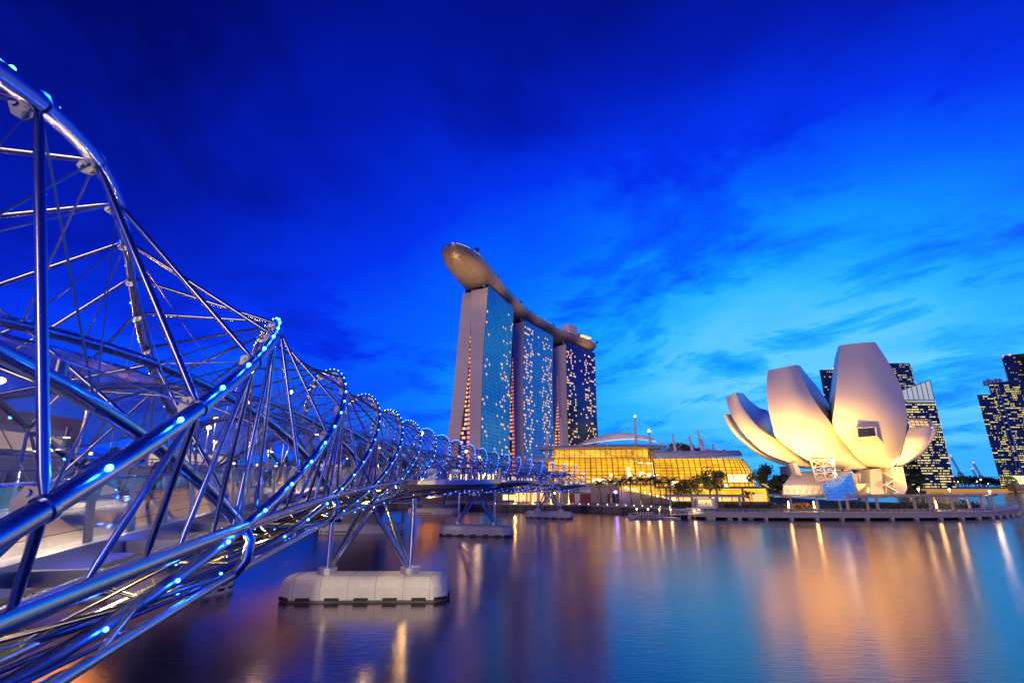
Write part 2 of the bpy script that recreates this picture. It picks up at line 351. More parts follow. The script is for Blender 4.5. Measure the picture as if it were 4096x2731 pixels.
# ------------------------------------------------------------------ water and ground
def water_mat():
    m = bpy.data.materials.new('bay_water'); m.use_nodes = True; nt = m.node_tree; nt.nodes.clear()
    N = nt.nodes.new; L = nt.links.new
    tcn = N('ShaderNodeTexCoord')
    mp1 = N('ShaderNodeMapping'); mp1.inputs['Scale'].default_value = (0.38, 2.4, 1); L(tcn.outputs['Object'], mp1.inputs[0])
    a = N('ShaderNodeTexNoise'); a.inputs['Scale'].default_value = 1.3; a.inputs['Detail'].default_value = 5; a.inputs['Roughness'].default_value = 0.6; L(mp1.outputs[0], a.inputs['Vector'])
    b = N('ShaderNodeTexNoise'); b.inputs['Scale'].default_value = 0.035; b.inputs['Detail'].default_value = 3; L(mp1.outputs[0], b.inputs['Vector'])
    bp = N('ShaderNodeBump'); bp.inputs['Strength'].default_value = 0.17; bp.inputs['Distance'].default_value = 0.11; L(a.outputs[0], bp.inputs['Height'])
    gl = N('ShaderNodeBsdfGlossy'); L(bp.outputs[0], gl.inputs['Normal']); gl.inputs[0].default_value = (0.90, 0.77, 0.80, 1)
    mr = N('ShaderNodeMapRange'); mr.inputs[1].default_value = 0.35; mr.inputs[2].default_value = 0.65; mr.inputs[3].default_value = 0.12; mr.inputs[4].default_value = 0.18
    L(b.outputs[0], mr.inputs[0]); L(mr.outputs[0], gl.inputs['Roughness'])
    df = N('ShaderNodeBsdfDiffuse'); df.inputs[0].default_value = (0.001, 0.012, 0.075, 1)
    lw = N('ShaderNodeLayerWeight'); lw.inputs[0].default_value = 0.5; L(bp.outputs[0], lw.inputs[1])
    mf = N('ShaderNodeMapRange'); mf.inputs[1].default_value = 0.0; mf.inputs[2].default_value = 1.0; mf.inputs[3].default_value = 0.07; mf.inputs[4].default_value = 0.88; pw = N('ShaderNodeMath'); pw.operation = 'POWER'; pw.inputs[1].default_value = 2.7; L(lw.outputs['Facing'], pw.inputs[0]); L(pw.outputs[0], mf.inputs[0])
    mx = N('ShaderNodeMixShader'); L(mf.outputs[0], mx.inputs[0]); L(df.outputs[0], mx.inputs[1]); L(gl.outputs[0], mx.inputs[2])
    o = N('ShaderNodeOutputMaterial'); L(mx.outputs[0], o.inputs[0]); return m
w = MB(); w.quad((-6000, -3000, 0), (6000, -3000, 0), (6000, 9000, 0), (-6000, 9000, 0)); struct(w.build('water', water_mat()))

LZ = 2.8
shore = [(-520, 392), (-50, 254.2), (-6, 239.5), (28, 228.8), (46, 216), (60, 196), (160, 194), (186, 206), (203, 226), (204, 250), (186, 290), (200, 380), (330, 900), (-900, 1400), (-900, 500)]
g = MB(); g.prism(shore, -1.0, LZ - .15); struct(g.build('ground', M['land']))
g = MB(); g.prism([(-520, 393), (-50, 255.2), (-6, 240.5), (28, 229.8), (46, 217), (60.5, 197), (66, 205), (60, 262), (-60, 300), (-520, 430)], LZ - .15, LZ); struct(g.build('promenade_paving', M['paving']))
# sea wall with a stained face and a pale coping
sw = thing('sea_wall', 'long dark stained sea wall along the far bank below the golden mall', 'wall', (-6, 239.5, 0))
line = [(-520, 392), (-50, 254.2), (-6, 239.5), (28, 228.8), (46, 216), (60, 196)]
mb = MB(); mc = MB(); mf = MB()
for (x0, y0), (x1, y1) in zip(line, line[1:]):
    d = Vector((x1 - x0, y1 - y0, 0)).normalized(); n = Vector((d.y, -d.x, 0))
    a, b = Vector((x0, y0, 0)), Vector((x1, y1, 0))
    mb.hexa([a + n * .5 + Vector((0, 0, -1)), b + n * .5 + Vector((0, 0, -1)), b + Vector((0, 0, -1)), a + Vector((0, 0, -1)), a + n * .5 + Vector((0, 0, LZ - .3)), b + n * .5 + Vector((0, 0, LZ - .3)), b + Vector((0, 0, LZ - .3)), a + Vector((0, 0, LZ - .3))])
    up = Vector((0, 0, LZ - .3))
    mc.hexa([a + n * .75 + up, b + n * .75 + up, b - n * .8 + up, a - n * .8 + up] + [q + Vector((0, 0, .42)) for q in (a + n * .75 + up, b + n * .75 + up, b - n * .8 + up, a - n * .8 + up)])
    L = (b - a).length
    for i in range(int(L / 9)):
        c = a + d * (i * 9 + 4) + n * .55; mf = MB(); mf.bar(c + Vector((0, 0, .2)), c + Vector((0, 0, LZ - .35)), .5, .25); (part(mf, 'fender', M['rubber'], sw) if a.x > -60 or i > 44 else None)
part(mb, 'wall_face', M['seawall'], sw); part(mc, 'coping', M['quay'], sw)

# ------------------------------------------------------------------ the double helix footbridge
X0, Y0, A0, KC = -15.2455, 53.7891, -0.022743, 0.0034347     # plan arc: start, heading, curvature
ZC, RO, LEAD, S0 = 14.4551, 5.2132, 68.3663, -17.9727        # outer helix: axis height, radius, lead, phase
ZI, RI, LI = 11.929, 4.378, 57.26                            # inner helix
NODE_F = 0.33687; PIT6 = LEAD / 6; SN = S0 - NODE_F * LEAD
WN, ZN = RO * math.sin(2 * math.pi * NODE_F), ZC + RO * math.cos(2 * math.pi * NODE_F)
SA, SB = -66.0, 166.0
def camber(s): return 0.0218813 * s - 0.000273181 * s * s + 7.01e-7 * s ** 3
def BP(s, w, z):
    x = X0 + (math.cos(A0) - math.cos(A0 + KC * s)) / KC; y = Y0 + (math.sin(A0 + KC * s) - math.sin(A0)) / KC; a = A0 + KC * s
    return Vector((x + w * math.cos(a), y - w * math.sin(a), z + camber(s)))
def hdg(s): return A0 + KC * s
def outer(s, k, dr=0.0):
    th = (s - S0 - k * PIT6) / LEAD * 2 * math.pi
    return BP(s, -(RO + dr) * math.sin(th), ZC + (RO + dr) * math.cos(th)), th
ANG = math.atan2(WN, ZN - ZI); SPAN = 2 * ANG / (2 * math.pi) * LI
def inner(s, k):
    th = ANG + (s - (SN + k * PIT6)) / LI * 2 * math.pi
    return BP(s, RI * math.sin(th), ZI + RI * math.cos(th)), th
def camdist(p): return (p - Vector((0, 0, HCAM))).length
def ahead(p): return p.y * math.cos(PIT) + (p.z - HCAM) * math.sin(PIT)

bridge = thing('helix_footbridge', 'curving stainless steel double helix footbridge with rows of blue lights', 'bridge', BP(0, 0, ZN))
def frange(a, b, st):
    n = max(1, int(round((b - a) / st))); return [a + (b - a) * i / n for i in range(n + 1)]
leds = []
for fam in range(6):
    mb = MB(); ss = [(q, .137) for q in frange(SA, SB, 0.55)]; j = math.ceil((SA + .2 - SN) / (LEAD / 24))
    while SN + j * LEAD / 24 < 60:                       # flange collars at the joints
        q = SN + j * LEAD / 24; j += 1; ss = [u for u in ss if abs(u[0] - q) > .08] + [(q - .035, .137), (q - .034, .16), (q + .034, .16), (q + .035, .137)]
    ss.sort(); mb.tube([outer(q, fam)[0] for q, _ in ss], [r for _, r in ss], 14)
    tube = part(mb, 'outer_tube', M['steel'], bridge, True)
    s = SN + LEAD / 96
    s -= LEAD / 48 * int((s - SA) / (LEAD / 48))
    while s < SB:
        p, th = outer(s, fam, 0.155); th = (th + math.pi) % (2 * math.pi) - math.pi
        if abs(th) < rad(172):
            # LED sits on the outer flank, turned a little forward to the near side of the tube
            a0 = outer(s, fam)[0]; fw = (outer(s + .05, fam)[0] - a0).normalized(); ro = (outer(s, fam, 0.2)[0] - a0).normalized(); sd2 = fw.cross(ro).normalized()
            if sd2.dot(BP(s, 0, 0) - BP(s + 1, 0, 0)) < 0: sd2 = -sd2
            q = a0 + (ro * .62 + sd2 * .78) * 0.145
            leds.append((q, a0))
        s += LEAD / 48
k0 = int((SA - SN) / PIT6) - 1
inner_ks = []
for k in range(k0, 30):
    s1 = SN + k * PIT6; s0 = s1 - SPAN
    if s1 < SA + 3 or s0 > SB - 3: continue
    a, b = max(SA, s0), min(s1, SB + 2)
    inner_ks.append((k, a, b))
    mb = MB(); mb.tube([inner(s, k)[0] for s in frange(a, b, 0.7)], 0.137, 12); part(mb, 'inner_tube', M['steel'], bridge, True)
for sg in (1, -1):
    mb = MB(); mb.tube([BP(s, sg * WN, ZN) for s in frange(SA, 172, 2.0)], 0.16, 12); part(mb, 'side_chord', M['steel'], bridge, True)
    mb = MB(); mb.tube([BP(s, sg * 4.4, ZN - 1.12) for s in frange(SA, 172, 2.0)], 0.09, 10); part(mb, 'lower_chord', M['steel'], bridge, True)
mb = MB(); mb.tube([BP(s, 0, ZC - RO - .12) for s in frange(SA, 172, 2.0)], 0.15, 10); part(mb, 'bottom_chord', M['steel'], bridge, True)

struts, rods, plates, hang, links = [], [], [], [], []
STEP = LEAD / 24
j = math.ceil((SA + 2 - SN) / STEP)
while SN + j * STEP < SB:
    s = SN + j * STEP; jj = j; j += 1
    ver = sorted([(((outer(s, m)[1] + math.pi) % (2 * math.pi)) - math.pi, outer(s, m)[0], m) for m in range(6)], key=lambda q: q[0])
    inn = sorted([((inner(s, k)[1]), inner(s, k)[0], k) for k, a, b in inner_ks if a <= s <= b], key=lambda q: q[0])
    for i in range(6):
        t1, p1, m1 = ver[i]; t2, p2, m2 = ver[(i + 1) % 6]
        up1, up2 = abs(t1) < rad(118), abs(t2) < rad(118)
        if up1 and up2:
            struts.append((p1, p2, 0.062))
        elif up1 or up2:
            t, p = (t1, p1) if up1 else (t2, p2)
            sg = -1 if t > 0 else 1
            if abs(t) > rad(38):
                for ds in (-STEP * .28, STEP * .28):
                    struts.append((p, BP(s + ds, sg * WN, ZN), 0.058))
        else:
            struts.append((p1, p2, 0.055))
    for t, p, m in ver:
        tw = -t                                   # angle on the inner circle's sense (positive to the right)
        if abs(t) < rad(112):
            if s < 70:
                plates.append((p, s, t))
            # ties from this joint to the nearest inner tubes one joint before and after
            for ds in (-STEP, STEP):
                c = [(abs(inner(s + ds, k)[1] - tw), inner(s + ds, k)[0]) for k, a, b in inner_ks if a <= s + ds <= b]
                c.sort(key=lambda q: q[0])
                if c and c[0][0] < rad(62): rods.append((p, c[0][1], 0.020))
                if len(c) > 1 and c[1][0] < rad(58): rods.append((p, c[1][1], 0.013))
        elif abs(t) > rad(125):
            for ds in (-STEP, STEP):
                struts.append((p, BP(s + ds, (1 if t < 0 else -1) * 4.4, ZN - 1.12), 0.05))
    for a, b in zip(inn, inn[1:]):
        if b[0] - a[0] < rad(85): struts.append((a[1], b[1], 0.05))
    # cross beams and hangers under the deck
    hang.append((BP(s, -WN, ZN), BP(s, WN, ZN), 0.11, s))
    if jj % 2 == 0: links.append((BP(s, 0, ZC - RO), BP(s + STEP * 2, 4.4, ZN - 1.12), .06)); links.append((BP(s, 0, ZC - RO), BP(s + STEP * 2, -4.4, ZN - 1.12), .06))
def rank(q): 
    m = (q[0] + q[1]) / 2
    return camdist(m) if ahead(m) > 0.5 else 1e6 + camdist(m)
def split_parts(items, name, material, parent, r_n, rest_n, maker, limit=100):
    items = sorted(items, key=rank)
    for it in items[:limit]:
        mb = MB(); maker(mb, it, r_n); part(mb, name, material, parent, True)
    mb = MB()
    for it in items[limit:]: maker(mb, it, rest_n)
    if mb.v:
        o = part(mb, name, material, parent, True); o['kind'] = 'stuff'
struts += [(a, b, r) for a, b, r in links]
split_parts(struts, 'strut', M['steel'], bridge, 10, 6, lambda mb, it, n: mb.strut(it[0], it[1], it[2], n))
split_parts(rods, 'tie_rod', M['steel_rod'], bridge, 6, 4, lambda mb, it, n: mb.tube([it[0], it[1]], it[2], n, False))
def beam(mb, it, n):
    mb.bar(it[0], it[1], .16, .22)
split_parts(hang, 'cross_beam', M['steel_plate'], bridge, 6, 6, beam)
# joint plates: a cheek plate under each joint of the near outer tubes, with its round pin
plates = sorted([p for p in plates if ahead(p[0]) > .5], key=lambda q: camdist(q[0]))[:100]
for p, s, t in plates:
    fw = (BP(s + .1, 0, 0) - BP(s, 0, 0)).normalized(); inw = (BP(s, 0, ZC) - p).normalized(); sd_ = fw.cross(inw).normalized()
    mb = MB(); h_ = fw * .022; q_ = [p + inw * .10 - sd_ * .20, p + inw * .10 + sd_ * .20, p + inw * .27 + sd_ * .17, p + inw * .33, p + inw * .27 - sd_ * .17]
    mb.add([v - h_ for v in q_] + [v + h_ for v in q_], [(4, 3, 2, 1, 0), (5, 6, 7, 8, 9)] + [(i, (i + 1) % 5, (i + 1) % 5 + 5, i + 5) for i in range(5)])
    for sg in (-1, 1): c = p + inw * .22 + sd_ * sg * .11; mb.tube([c - fw * .05, c + fw * .05], .042, 8)
    part(mb, 'joint_plate', M['steel_plate'], bridge)
# short bent tube under each node where the two helices cross
for k in range(k0, 19):
    s = SN + k * PIT6
    if s < SA + 2 or s > 160: continue
    for sg in (1, -1):
        mb = MB(); mb.tube([BP(s, sg * WN, ZN), BP(s, sg * (WN + .22), ZN - .35), BP(s, sg * (WN + .18), ZN - .8), BP(s, sg * 4.4, ZN - 1.12), BP(s, sg * 4.1, ZN - 1.3)], .13, 10)
        part(mb, 'node_bracket', M['steel'], bridge, True)

# LED lamps
me = None
leds.sort(key=lambda q: camdist(q[0]) if ahead(q[0]) > .3 else 1e6 + camdist(q[0]))
for i, (p, tb) in enumerate(leds[:100]):
    if me is None:
        b = MB(); b.ball((0, 0, 0), 0.042, 10, 6); o = b.build('led_lamp', M['led'], None, True); me = o.data
    else:
        o = bpy.data.objects.new('led_lamp', me); COL.objects.link(o)
    o.location = p - Vector(bridge.location); o.parent = bridge
    if i < 64 and ahead(p) > .3:
        ld = bpy.data.lights.new('led_light', 'POINT'); ld.energy = 20; ld.color = (.004, .07, 1); ld.shadow_soft_size = .05; lo = bpy.data.objects.new('led_light', ld); COL.objects.link(lo); lo.location = p + (p - tb).normalized() * .22
mb = MB()
for p, tb in leds[100:]:
    mb.ball(p, 0.034 if camdist(p) < 60 else 0.046, 6, 4)
o = part(mb, 'led_lamp', M['ledfar'], bridge, True); o['kind'] = 'stuff'

# deck, edge beams, soffit box
ZD = 11.93
DS = frange(SA, 178, 2.0)
def ribbon(w0, z0, w1, z1):
    mb = MB(); rows = [[BP(s, w0, z0), BP(s, w1, z0), BP(s, w1, z1), BP(s, w0, z1)] for s in DS]; mb.grid(rows, True)
    mb.f.append(tuple(range(4))); mb.f.append(tuple(range(len(mb.v) - 4, len(mb.v)))); return mb
part(ribbon(-3.0, ZD - .12, 3.0, ZD), 'deck', M['deck'], bridge)
for sg in (1, -1):
    part(ribbon(sg * 3.003 if sg > 0 else -3.16, ZD - .40, sg * 3.16 if sg > 0 else -3.003, ZD + .05), 'edge_fascia', M['fascia'], bridge)
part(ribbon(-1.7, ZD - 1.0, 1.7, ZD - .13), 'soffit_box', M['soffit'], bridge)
for wl_ in (-1.6, 1.6):
    mb = MB(); mb.tube([BP(s, wl_, ZD + .004) for s in DS], .012, 4, False); part(mb, 'deck_joint', M['rubber'], bridge)

pods = [(3.39, 'pod', 8.3, 7.2, 6.4), (69.97, 'pod', 8.4, 7.2, 6.4), (136.56, 'pod', 8.4, 7.2, 6.4)]
def in_pod(s): return any(abs(s - c) < a * .82 for c, _, w, a, b in pods)
# balustrades
for sg in (1, -1):
    gl_, rl, ps = MB(), MB(), []
    s = SA
    def flush():
        global gl_, rl
        if gl_.v: part(gl_, 'glass_balustrade', M['glass'], bridge); part(rl, 'handrail', M['steel'], bridge, True)
        gl_, rl = MB(), MB()
    while s < 176:
        s2 = s + STEP / 2
        if not (sg > 0 and in_pod((s + s2) / 2)):
            w0 = sg * 2.86
            gl_.quad(BP(s, w0, ZD + .08), BP(s2, w0, ZD + .08), BP(s2, w0 - sg * .10, ZD + 1.12), BP(s, w0 - sg * .10, ZD + 1.12))
            rl.tube([BP(s, w0 - sg * .14, ZD + 1.16), BP(s2, w0 - sg * .14, ZD + 1.16)], .028, 6, False)
            rl.tube([BP(s, w0 - sg * .16, ZD + .82), BP(s2, w0 - sg * .16, ZD + .82)], .014, 5, False)
            ps.append((BP(s, w0 + sg * .02, ZD), BP(s, w0 - sg * .13, ZD + 1.14)))
        else: flush()
        s = s2
    flush()
    ps = sorted(ps, key=rank); rest = MB()
    for i, (a, b) in enumerate(ps):
        mb = MB() if i < 50 else rest; mb.bar(a, b, .05, .17)
        if i < 50: part(mb, 'rail_post', M['steel_plate'], bridge)
    if rest.v: o = part(rest, 'rail_post', M['steel_plate'], bridge); o['kind'] = 'stuff'
# viewing pods hung out over the water
for ci, (c, _, w0, a, b) in enumerate(pods):
    n = 44; plan = []
    for i in range(n):
        t = 2 * math.pi * i / n; plan.append((c + a * math.cos(t), max(3.17, w0 - .7 + b * math.sin(t))))
    mb = MB(); top = [BP(s, w, ZD) for s, w in plan]; mid_ = [BP(s, w, ZD - .42) for s, w in plan]
    low_ = [BP(c + (s - c) * .93, 3.17 + (w - 3.17) * .95, ZD - .86) for s, w in plan]
    mb.grid([low_, mid_, top], True); mb.f.append(tuple(range(n))[::-1]); mb.f.append(tuple(range(2 * n, 3 * n)))
    pod = part(mb, 'viewing_pod', M['fascia'], bridge, label=['nearest viewing pod over the first pile cap', 'middle viewing pod over the second pile cap', 'far viewing pod near the bank'][ci])
    gl_, rl, ps = MB(), MB(), MB()
    for i in range(n):
        (s, w), (s2, w2) = plan[i], plan[(i + 1) % n]
        if w < 3.3 and w2 < 3.3: continue
        gl_.quad(BP(s, w, ZD + .08), BP(s2, w2, ZD + .08), BP(c + (s2 - c) * 1.02, w2 + .1, ZD + 1.14), BP(c + (s - c) * 1.02, w + .1, ZD + 1.14))
        rl.tube([BP(c + (s - c) * 1.02, w + .1, ZD + 1.18), BP(c + (s2 - c) * 1.02, w2 + .1, ZD + 1.18)], .035, 6, False)
        if i % 2 == 0: ps.bar(BP(s, w - .05, ZD), BP(c + (s - c) * 1.02, w + .05, ZD + 1.15), .05, .10)
    part(gl_, 'glass_balustrade', M['glass'], pod); part(rl, 'handrail', M['steel'], pod, True); part(ps, 'rail_post', M['steel_plate'], pod)
    lm = MB()
    for i in range(2, n // 2 - 1, 2):
        s, w = plan[i]; q = BP(c + (s - c) * .90, 3.17 + (w - 3.17) * .93, ZD); lm.box(q, .13, .13, .55)
    part(lm, 'bollard_light', M['podlight'], pod)
    st = MB()
    for q in (-4, 0, 4):
        st.strut(BP(c + q * .4, .2, ZC - RO), BP(c + q * 1.3, w0 + 1.6, ZD - .9), .10, 8); st.strut(BP(c + q, WN, ZN - 1.1), BP(c + q, w0 + 3, ZD - .9), .07, 8)
        st.strut(BP(c + q, WN, ZN - 1.1), BP(c + q * 1.3, w0, ZD - .9), .07, 8)
    part(st, 'pod_bracket', M['steel'], bridge, True)
# canopies of mesh and glass hung inside the inner helix over the left half of the deck
for c0, c1, f0, f1 in ((-45, -31, -62, 20), (-29, -16, -60, 22), (-14, -4, -55, 25), (2, 16, -55, 25), (26, 40, -50, 30), (52, 66, -50, 30), (84, 100, -50, 30), (112, 126, -50, 30)):
    rows = []
    for i in range(9):
        s = c0 + (c1 - c0) * i / 8; h = math.sin(math.pi * i / 8)
        rows.append([BP(s, (RI - .35) * math.sin(rad(t)), ZI + (RI - .35) * math.cos(rad(t))) for t in [f0 + (f1 - f0) * .5 + ((f1 - f0) * (.30 + .24 * h)) * (q / 6 - .5) * 2 for q in range(7)]])
    mb = MB(); mb.grid(rows); o = part(mb, 'canopy_panel', M['canopy'], bridge, True)
    fr = MB(); fr.tube([r[0] for r in rows], .035, 6); fr.tube([r[-1] for r in rows], .035, 6); fr.tube(rows[0], .03, 6); fr.tube(rows[-1], .03, 6)
    part(fr, 'canopy_frame', M['steel'], o, True)
# warm downlights under the inner tubes
dl = 0
for i, s in enumerate(frange(-46, 150, 9.8)):
    t = -52 if i % 2 else 38
    p = BP(s, (RI - .2) * math.sin(rad(t)), ZI + (RI - .2) * math.cos(rad(t)))
    mb = MB(); mb.tube([p, p - Vector((0, 0, .34))], .11, 10); o = part(mb, 'downlight', M['steel_plate'], bridge, True)
    lb = MB(); lb.tube([p - Vector((0, 0, .342)), p - Vector((0, 0, .352))], .09, 10); part(lb, 'lens', M['whitelamp'], o)
    ld = bpy.data.lights.new('downlight_lamp', 'SPOT'); ld.energy = 1000; ld.color = (1.0, .76, .50); ld.spot_size = rad(130); ld.spot_blend = .6; ld.shadow_soft_size = .12
    lo = bpy.data.objects.new('downlight_lamp', ld); COL.objects.link(lo); lo.location = p - Vector((0, 0, .45)); 
# entrance arch at the far end: tubes running down to the bank
mb = MB()
for w0, w1, z0 in ((2.5, 3.4, 17.2), (-2.5, -3.4, 17.2)):
    mb.tube([BP(150 + 30 * t, w0 + (w1 - w0) * t, z0 * (1 - t ** 2.2) + 10.6 * t ** 2.2) for t in [i / 12 for i in range(13)]], .13, 8)
part(mb, 'end_arch', M['steel'], bridge, True)
# piers: pile cap, two collars, six inclined legs
for c in (3.39, 69.97, 136.56):
    prof = [(-8.55, -1.35), (-7.2, -2.35), (7.2, -2.35), (8.55, -1.35), (8.55, 1.35), (7.2, 2.35), (-7.2, 2.35), (-8.55, 1.35)]
    def ring(sc, off, z): return [Vector(tuple(BP(c + b * sc - off * math.copysign(1, b), a * sc - off * math.copysign(1, a), 0)[:2]) + (z,)) for a, b in prof]
    mb = MB(); mb.grid([ring(1, 0, -.8), ring(1, 0, .12), ring(1, -.02, 1.35), ring(1, .05, 1.75), ring(1, .22, 2.08), ring(1, .55, 2.30), ring(1, 1.1, 2.38)], True); mb.f.append(tuple(range(48, 56)))
    cap = part(mb, 'pile_cap', M['cap'], bridge)
    fd = MB(); se = MB()
    rg = ring(1, -.09, .32); 
    for i in range(8):
        a, b = rg[i], rg[(i + 1) % 8]; L = (b - a).length; d = (b - a) / L; m = max(1, int(L / 2.9))
        for q in range(m):
            cc = a + d * (L * (q + .5) / m); fd = MB(); fd.bar(cc - d * .72, cc + d * .72, .14, .26); part(fd, 'fender', M['rubber'], cap)
    for a in (-6.9, -4.2, -1.4, 1.4, 4.2, 6.9):
        P2 = lambda b, z: Vector(tuple(BP(c + b, a, 0)[:2]) + (z,))
        se.tube([P2(-2.363, .2), P2(-2.363, 1.36), P2(-2.32, 1.76), P2(-2.14, 2.09), P2(-1.81, 2.31), P2(-1.27, 2.39), P2(1.27, 2.39)], .016, 4, False)
    part(se, 'panel_joint', M['rubber'], cap)
    td = MB(); td.grid([ring(1, -.012, -.7), ring(1, -.012, .16), ring(1, -.004, .24)], True); part(td, 'tide_band', M['seawall'], cap)
    for sg in (1, -1):
        ba = Vector(tuple(BP(c, sg * 4.4, 0)[:2]) + (2.34,)); col = MB(); col.tube([ba, ba + Vector((0, 0, .62))], 1.0, 24); part(col, 'collar', M['fascia'], cap, False)
        for s_, w_, z_ in ((c + .2, sg * 4.45, ZN - 1.1), (c - 2.6, sg * .45, ZC - RO - .1), (c + 3.2, sg * .45, ZC - RO - .1)):
            tp = BP(s_, w_, z_); b0 = ba + Vector((0, 0, .6)) + (Vector((tp.x, tp.y, 0)) - Vector((ba.x, ba.y, 0))).normalized() * .35 if abs(w_) < 4 else ba + Vector((0, 0, .6))
            lg = MB(); lg.tube([b0, b0 + (tp - b0) * .18, b0 + (tp - b0) * .8, tp], [.20, .27, .25, .14], 14); part(lg, 'pier_leg', M['steel'], bridge, True)
# lamps fixed under the bridge
for (s, w, z, m_, e_) in ((135, 3.0, 8.9, 'whitelamp', 350),):
    mb = MB(); mb.ball(BP(s, w, z), .3, 12, 8); part(mb, 'floodlight', M[m_], bridge, True)
for s in (-44, -36, -26, -12, 4, 22):
    p = BP(s, 0, ZD - 1.25); mb = MB(); mb.bar(p - Vector((.5, 0, 0)), p + Vector((.5, 0, 0)), .12, .1); part(mb, 'underside_light', M['softwarm'], bridge)
    ld = bpy.data.lights.new('underside_lamp', 'POINT'); ld.energy = 620; ld.color = (1, .66, .16); ld.shadow_soft_size = .25; lo = bpy.data.objects.new('underside_lamp', ld); COL.objects.link(lo); lo.location = p + Vector((0, 0, -.35))

# ------------------------------------------------------------------ hotel: three towers and the park across their tops
def clampint(z, tab):
    tab = sorted(tab)
    if z <= tab[0][0]: return tab[0][1]
    for (z0, x0), (z1, x1) in zip(tab, tab[1:]):
        if z <= z1: return x0 + (x1 - x0) * (z - z0) / (z1 - z0)
    return tab[-1][1]
wbox = MB(); wbox.box((0, 0, 0), 2.2, .12, 2.1); wmesh = {}
def hotel_tower(label, near, far, rr, rl, ll, lr, ys, prob, seed, wall='curtain'):
    t = thing('hotel_tower', label, 'tower', (near.x, near.y, LZ), 'hotel towers under the sky park')
    a = (far - near); a.z = 0; L = a.length; a.normalize(); n = Vector((a.y, -a.x, 0))
    zs = [0, 20, 40, 60, 80, 100, 120, 140, 160, 175, 188]; top = zs[-1]
    def prism_(xa, ya, xb, yb, inset=0):
        rows = []
        for z in zs:
            p, q = Vector((clampint(z, xa), ya, z)), Vector((clampint(z, xb), yb, z))
            rows.append([p, q, q + a * (L - inset), p + a * (L - inset)])
        mb = MB(); mb.grid(rows, True); mb.f.append((0, 1, 2, 3)[::-1]); k = len(mb.v); mb.f.append((k - 4, k - 3, k - 2, k - 1)); return mb
    part(prism_(rl, ys[1], rr, ys[0]), 'tower_slab', M['slab'], t)
    part(prism_(ll, ys[3], lr, ys[2]), 'tower_slab', M['slab'], t, label='outward leaning rear slab')
    # glass hall between the two slabs, its floors lit orange
    core = []
    for z in zs:
        p, q = Vector((clampint(z, lr) - .5, ys[2] + 3, z)), Vector((clampint(z, rl) + .5, ys[1] + 3, z)); core.append([p, q, q + a * (L - 8), p + a * (L - 8)])
    mb = MB(); mb.grid(core, True); part(mb, 'atrium', M['darkglass'], t)
    rnd = random.Random(seed)
    for z in range(6, 150, 4):
        p, q = Vector((clampint(z, lr), ys[2] + 2.6, z)), Vector((clampint(z, rl), ys[1] + 2.6, z))
        if (q - p).length < 1.1: continue
        mb = MB(); mb.quad(p + (q - p) * (.72 if rnd.random() < .8 else .5), q, q + Vector((0, 0, 2.6)), p + (q - p) * .72 + Vector((0, 0, 2.6)))
        part(mb, 'atrium_window', M['orangewin'], t)
        if (q - p).length > 4:
            u0 = rnd.random() * .35
            mb = MB(); c0, c1 = p + (q - p) * (u0 + .02), p + (q - p) * min(.68, u0 + .35); mb.quad(c0 - a * .05, c1 - a * .05, c1 - a * .05 + Vector((0, 0, 2.2)), c0 - a * .05 + Vector((0, 0, 2.2)))
            part(mb, 'atrium_window', M['warmwin'], t)
    # curtain wall towards the bay
    rows, uvs = [], []
    for z in zs:
        p = Vector((clampint(z, rr), ys[0], z)) + n * .45 - a * .4
        rows.append([p, p + a * (L * .5 + .4), p + a * (L + .8)]); uvs.append([(0, z), (L * .5, z), (L, z)])
    rows.append([q + Vector((0, 0, 2.2)) for q in rows[-1]]); uvs.append([(u, 190.2) for u, _ in uvs[-1]])
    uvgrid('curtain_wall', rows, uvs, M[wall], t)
    mb = MB()
    for i in range(0, int(L / 3) + 1):
        pts = []
        for z in zs + [190.2]:
            pts.append(Vector((clampint(z, rr), ys[0], z)) + n * .55 + a * (i * 3.0))
        mb.tube(pts, .11, 4)
    part(mb, 'glass_fin', M['mullion'], t)
    # lit rooms
    cells = []
    ncol = int(L / 3)
    for c in range(ncol):
        u = c / ncol
        for f in range(4, 54):
            pr = prob(u, f / 54)
            if rnd.random() < pr: cells.append((c, f))
    rnd.shuffle(cells)
    rot = math.atan2(a.y, a.x)
    for c, f in cells[:100]:
        z = f * 3.4 + .55
        k = 'warmwin2' if rnd.random() < .5 else 'warmwin'
        if k not in wmesh:
            o = wbox.build('window', M[k]); wmesh[k] = o.data
        else:
            o = bpy.data.objects.new('window', wmesh[k]); COL.objects.link(o)
        p = Vector((clampint(z, rr), ys[0], z)) + n * .52 + a * (c * 3.0 + 1.55); o.location = p - Vector(t.location); o.rotation_euler = (0, 0, rot); o.parent = t
    mb = MB()
    for c, f in cells[100:240]:
        z = f * 3.4 + .55; p = Vector((clampint(z, rr), ys[0], z)) + n * .52 + a * (c * 3.0 + 1.55); mb.box(p, 2.2, .12, 2.1, rot)
    if mb.v: o = part(mb, 'window', M['warmwin'], t); o['kind'] = 'stuff'
    # roof deck and plant storey under the park
    mb = MB(); p = Vector((clampint(188, ll) + 2, ys[3] + 4, 0)); q = Vector((clampint(188, rr) - 2, ys[0] + 4, 0))
    mb.hexa([v + Vector((0, 0, 187.9)) for v in (p, q, q + a * (L - 8), p + a * (L - 8))] + [v + Vector((0, 0, 193.5)) for v in (p, q, q + a * (L - 8), p + a * (L - 8))])
    part(mb, 'plant_storey', M['darkglass'], t)
    mb = MB()
    for u in (.03, .25, .5, .75, .97):
        b = Vector((clampint(188, rr) - 4, ys[0], 188)) + a * L * u; mb.tube([b, b + Vector((-1.5, 0, 7))], .5, 6)
    part(mb, 'park_strut', M['white_steel'], t)
    return t
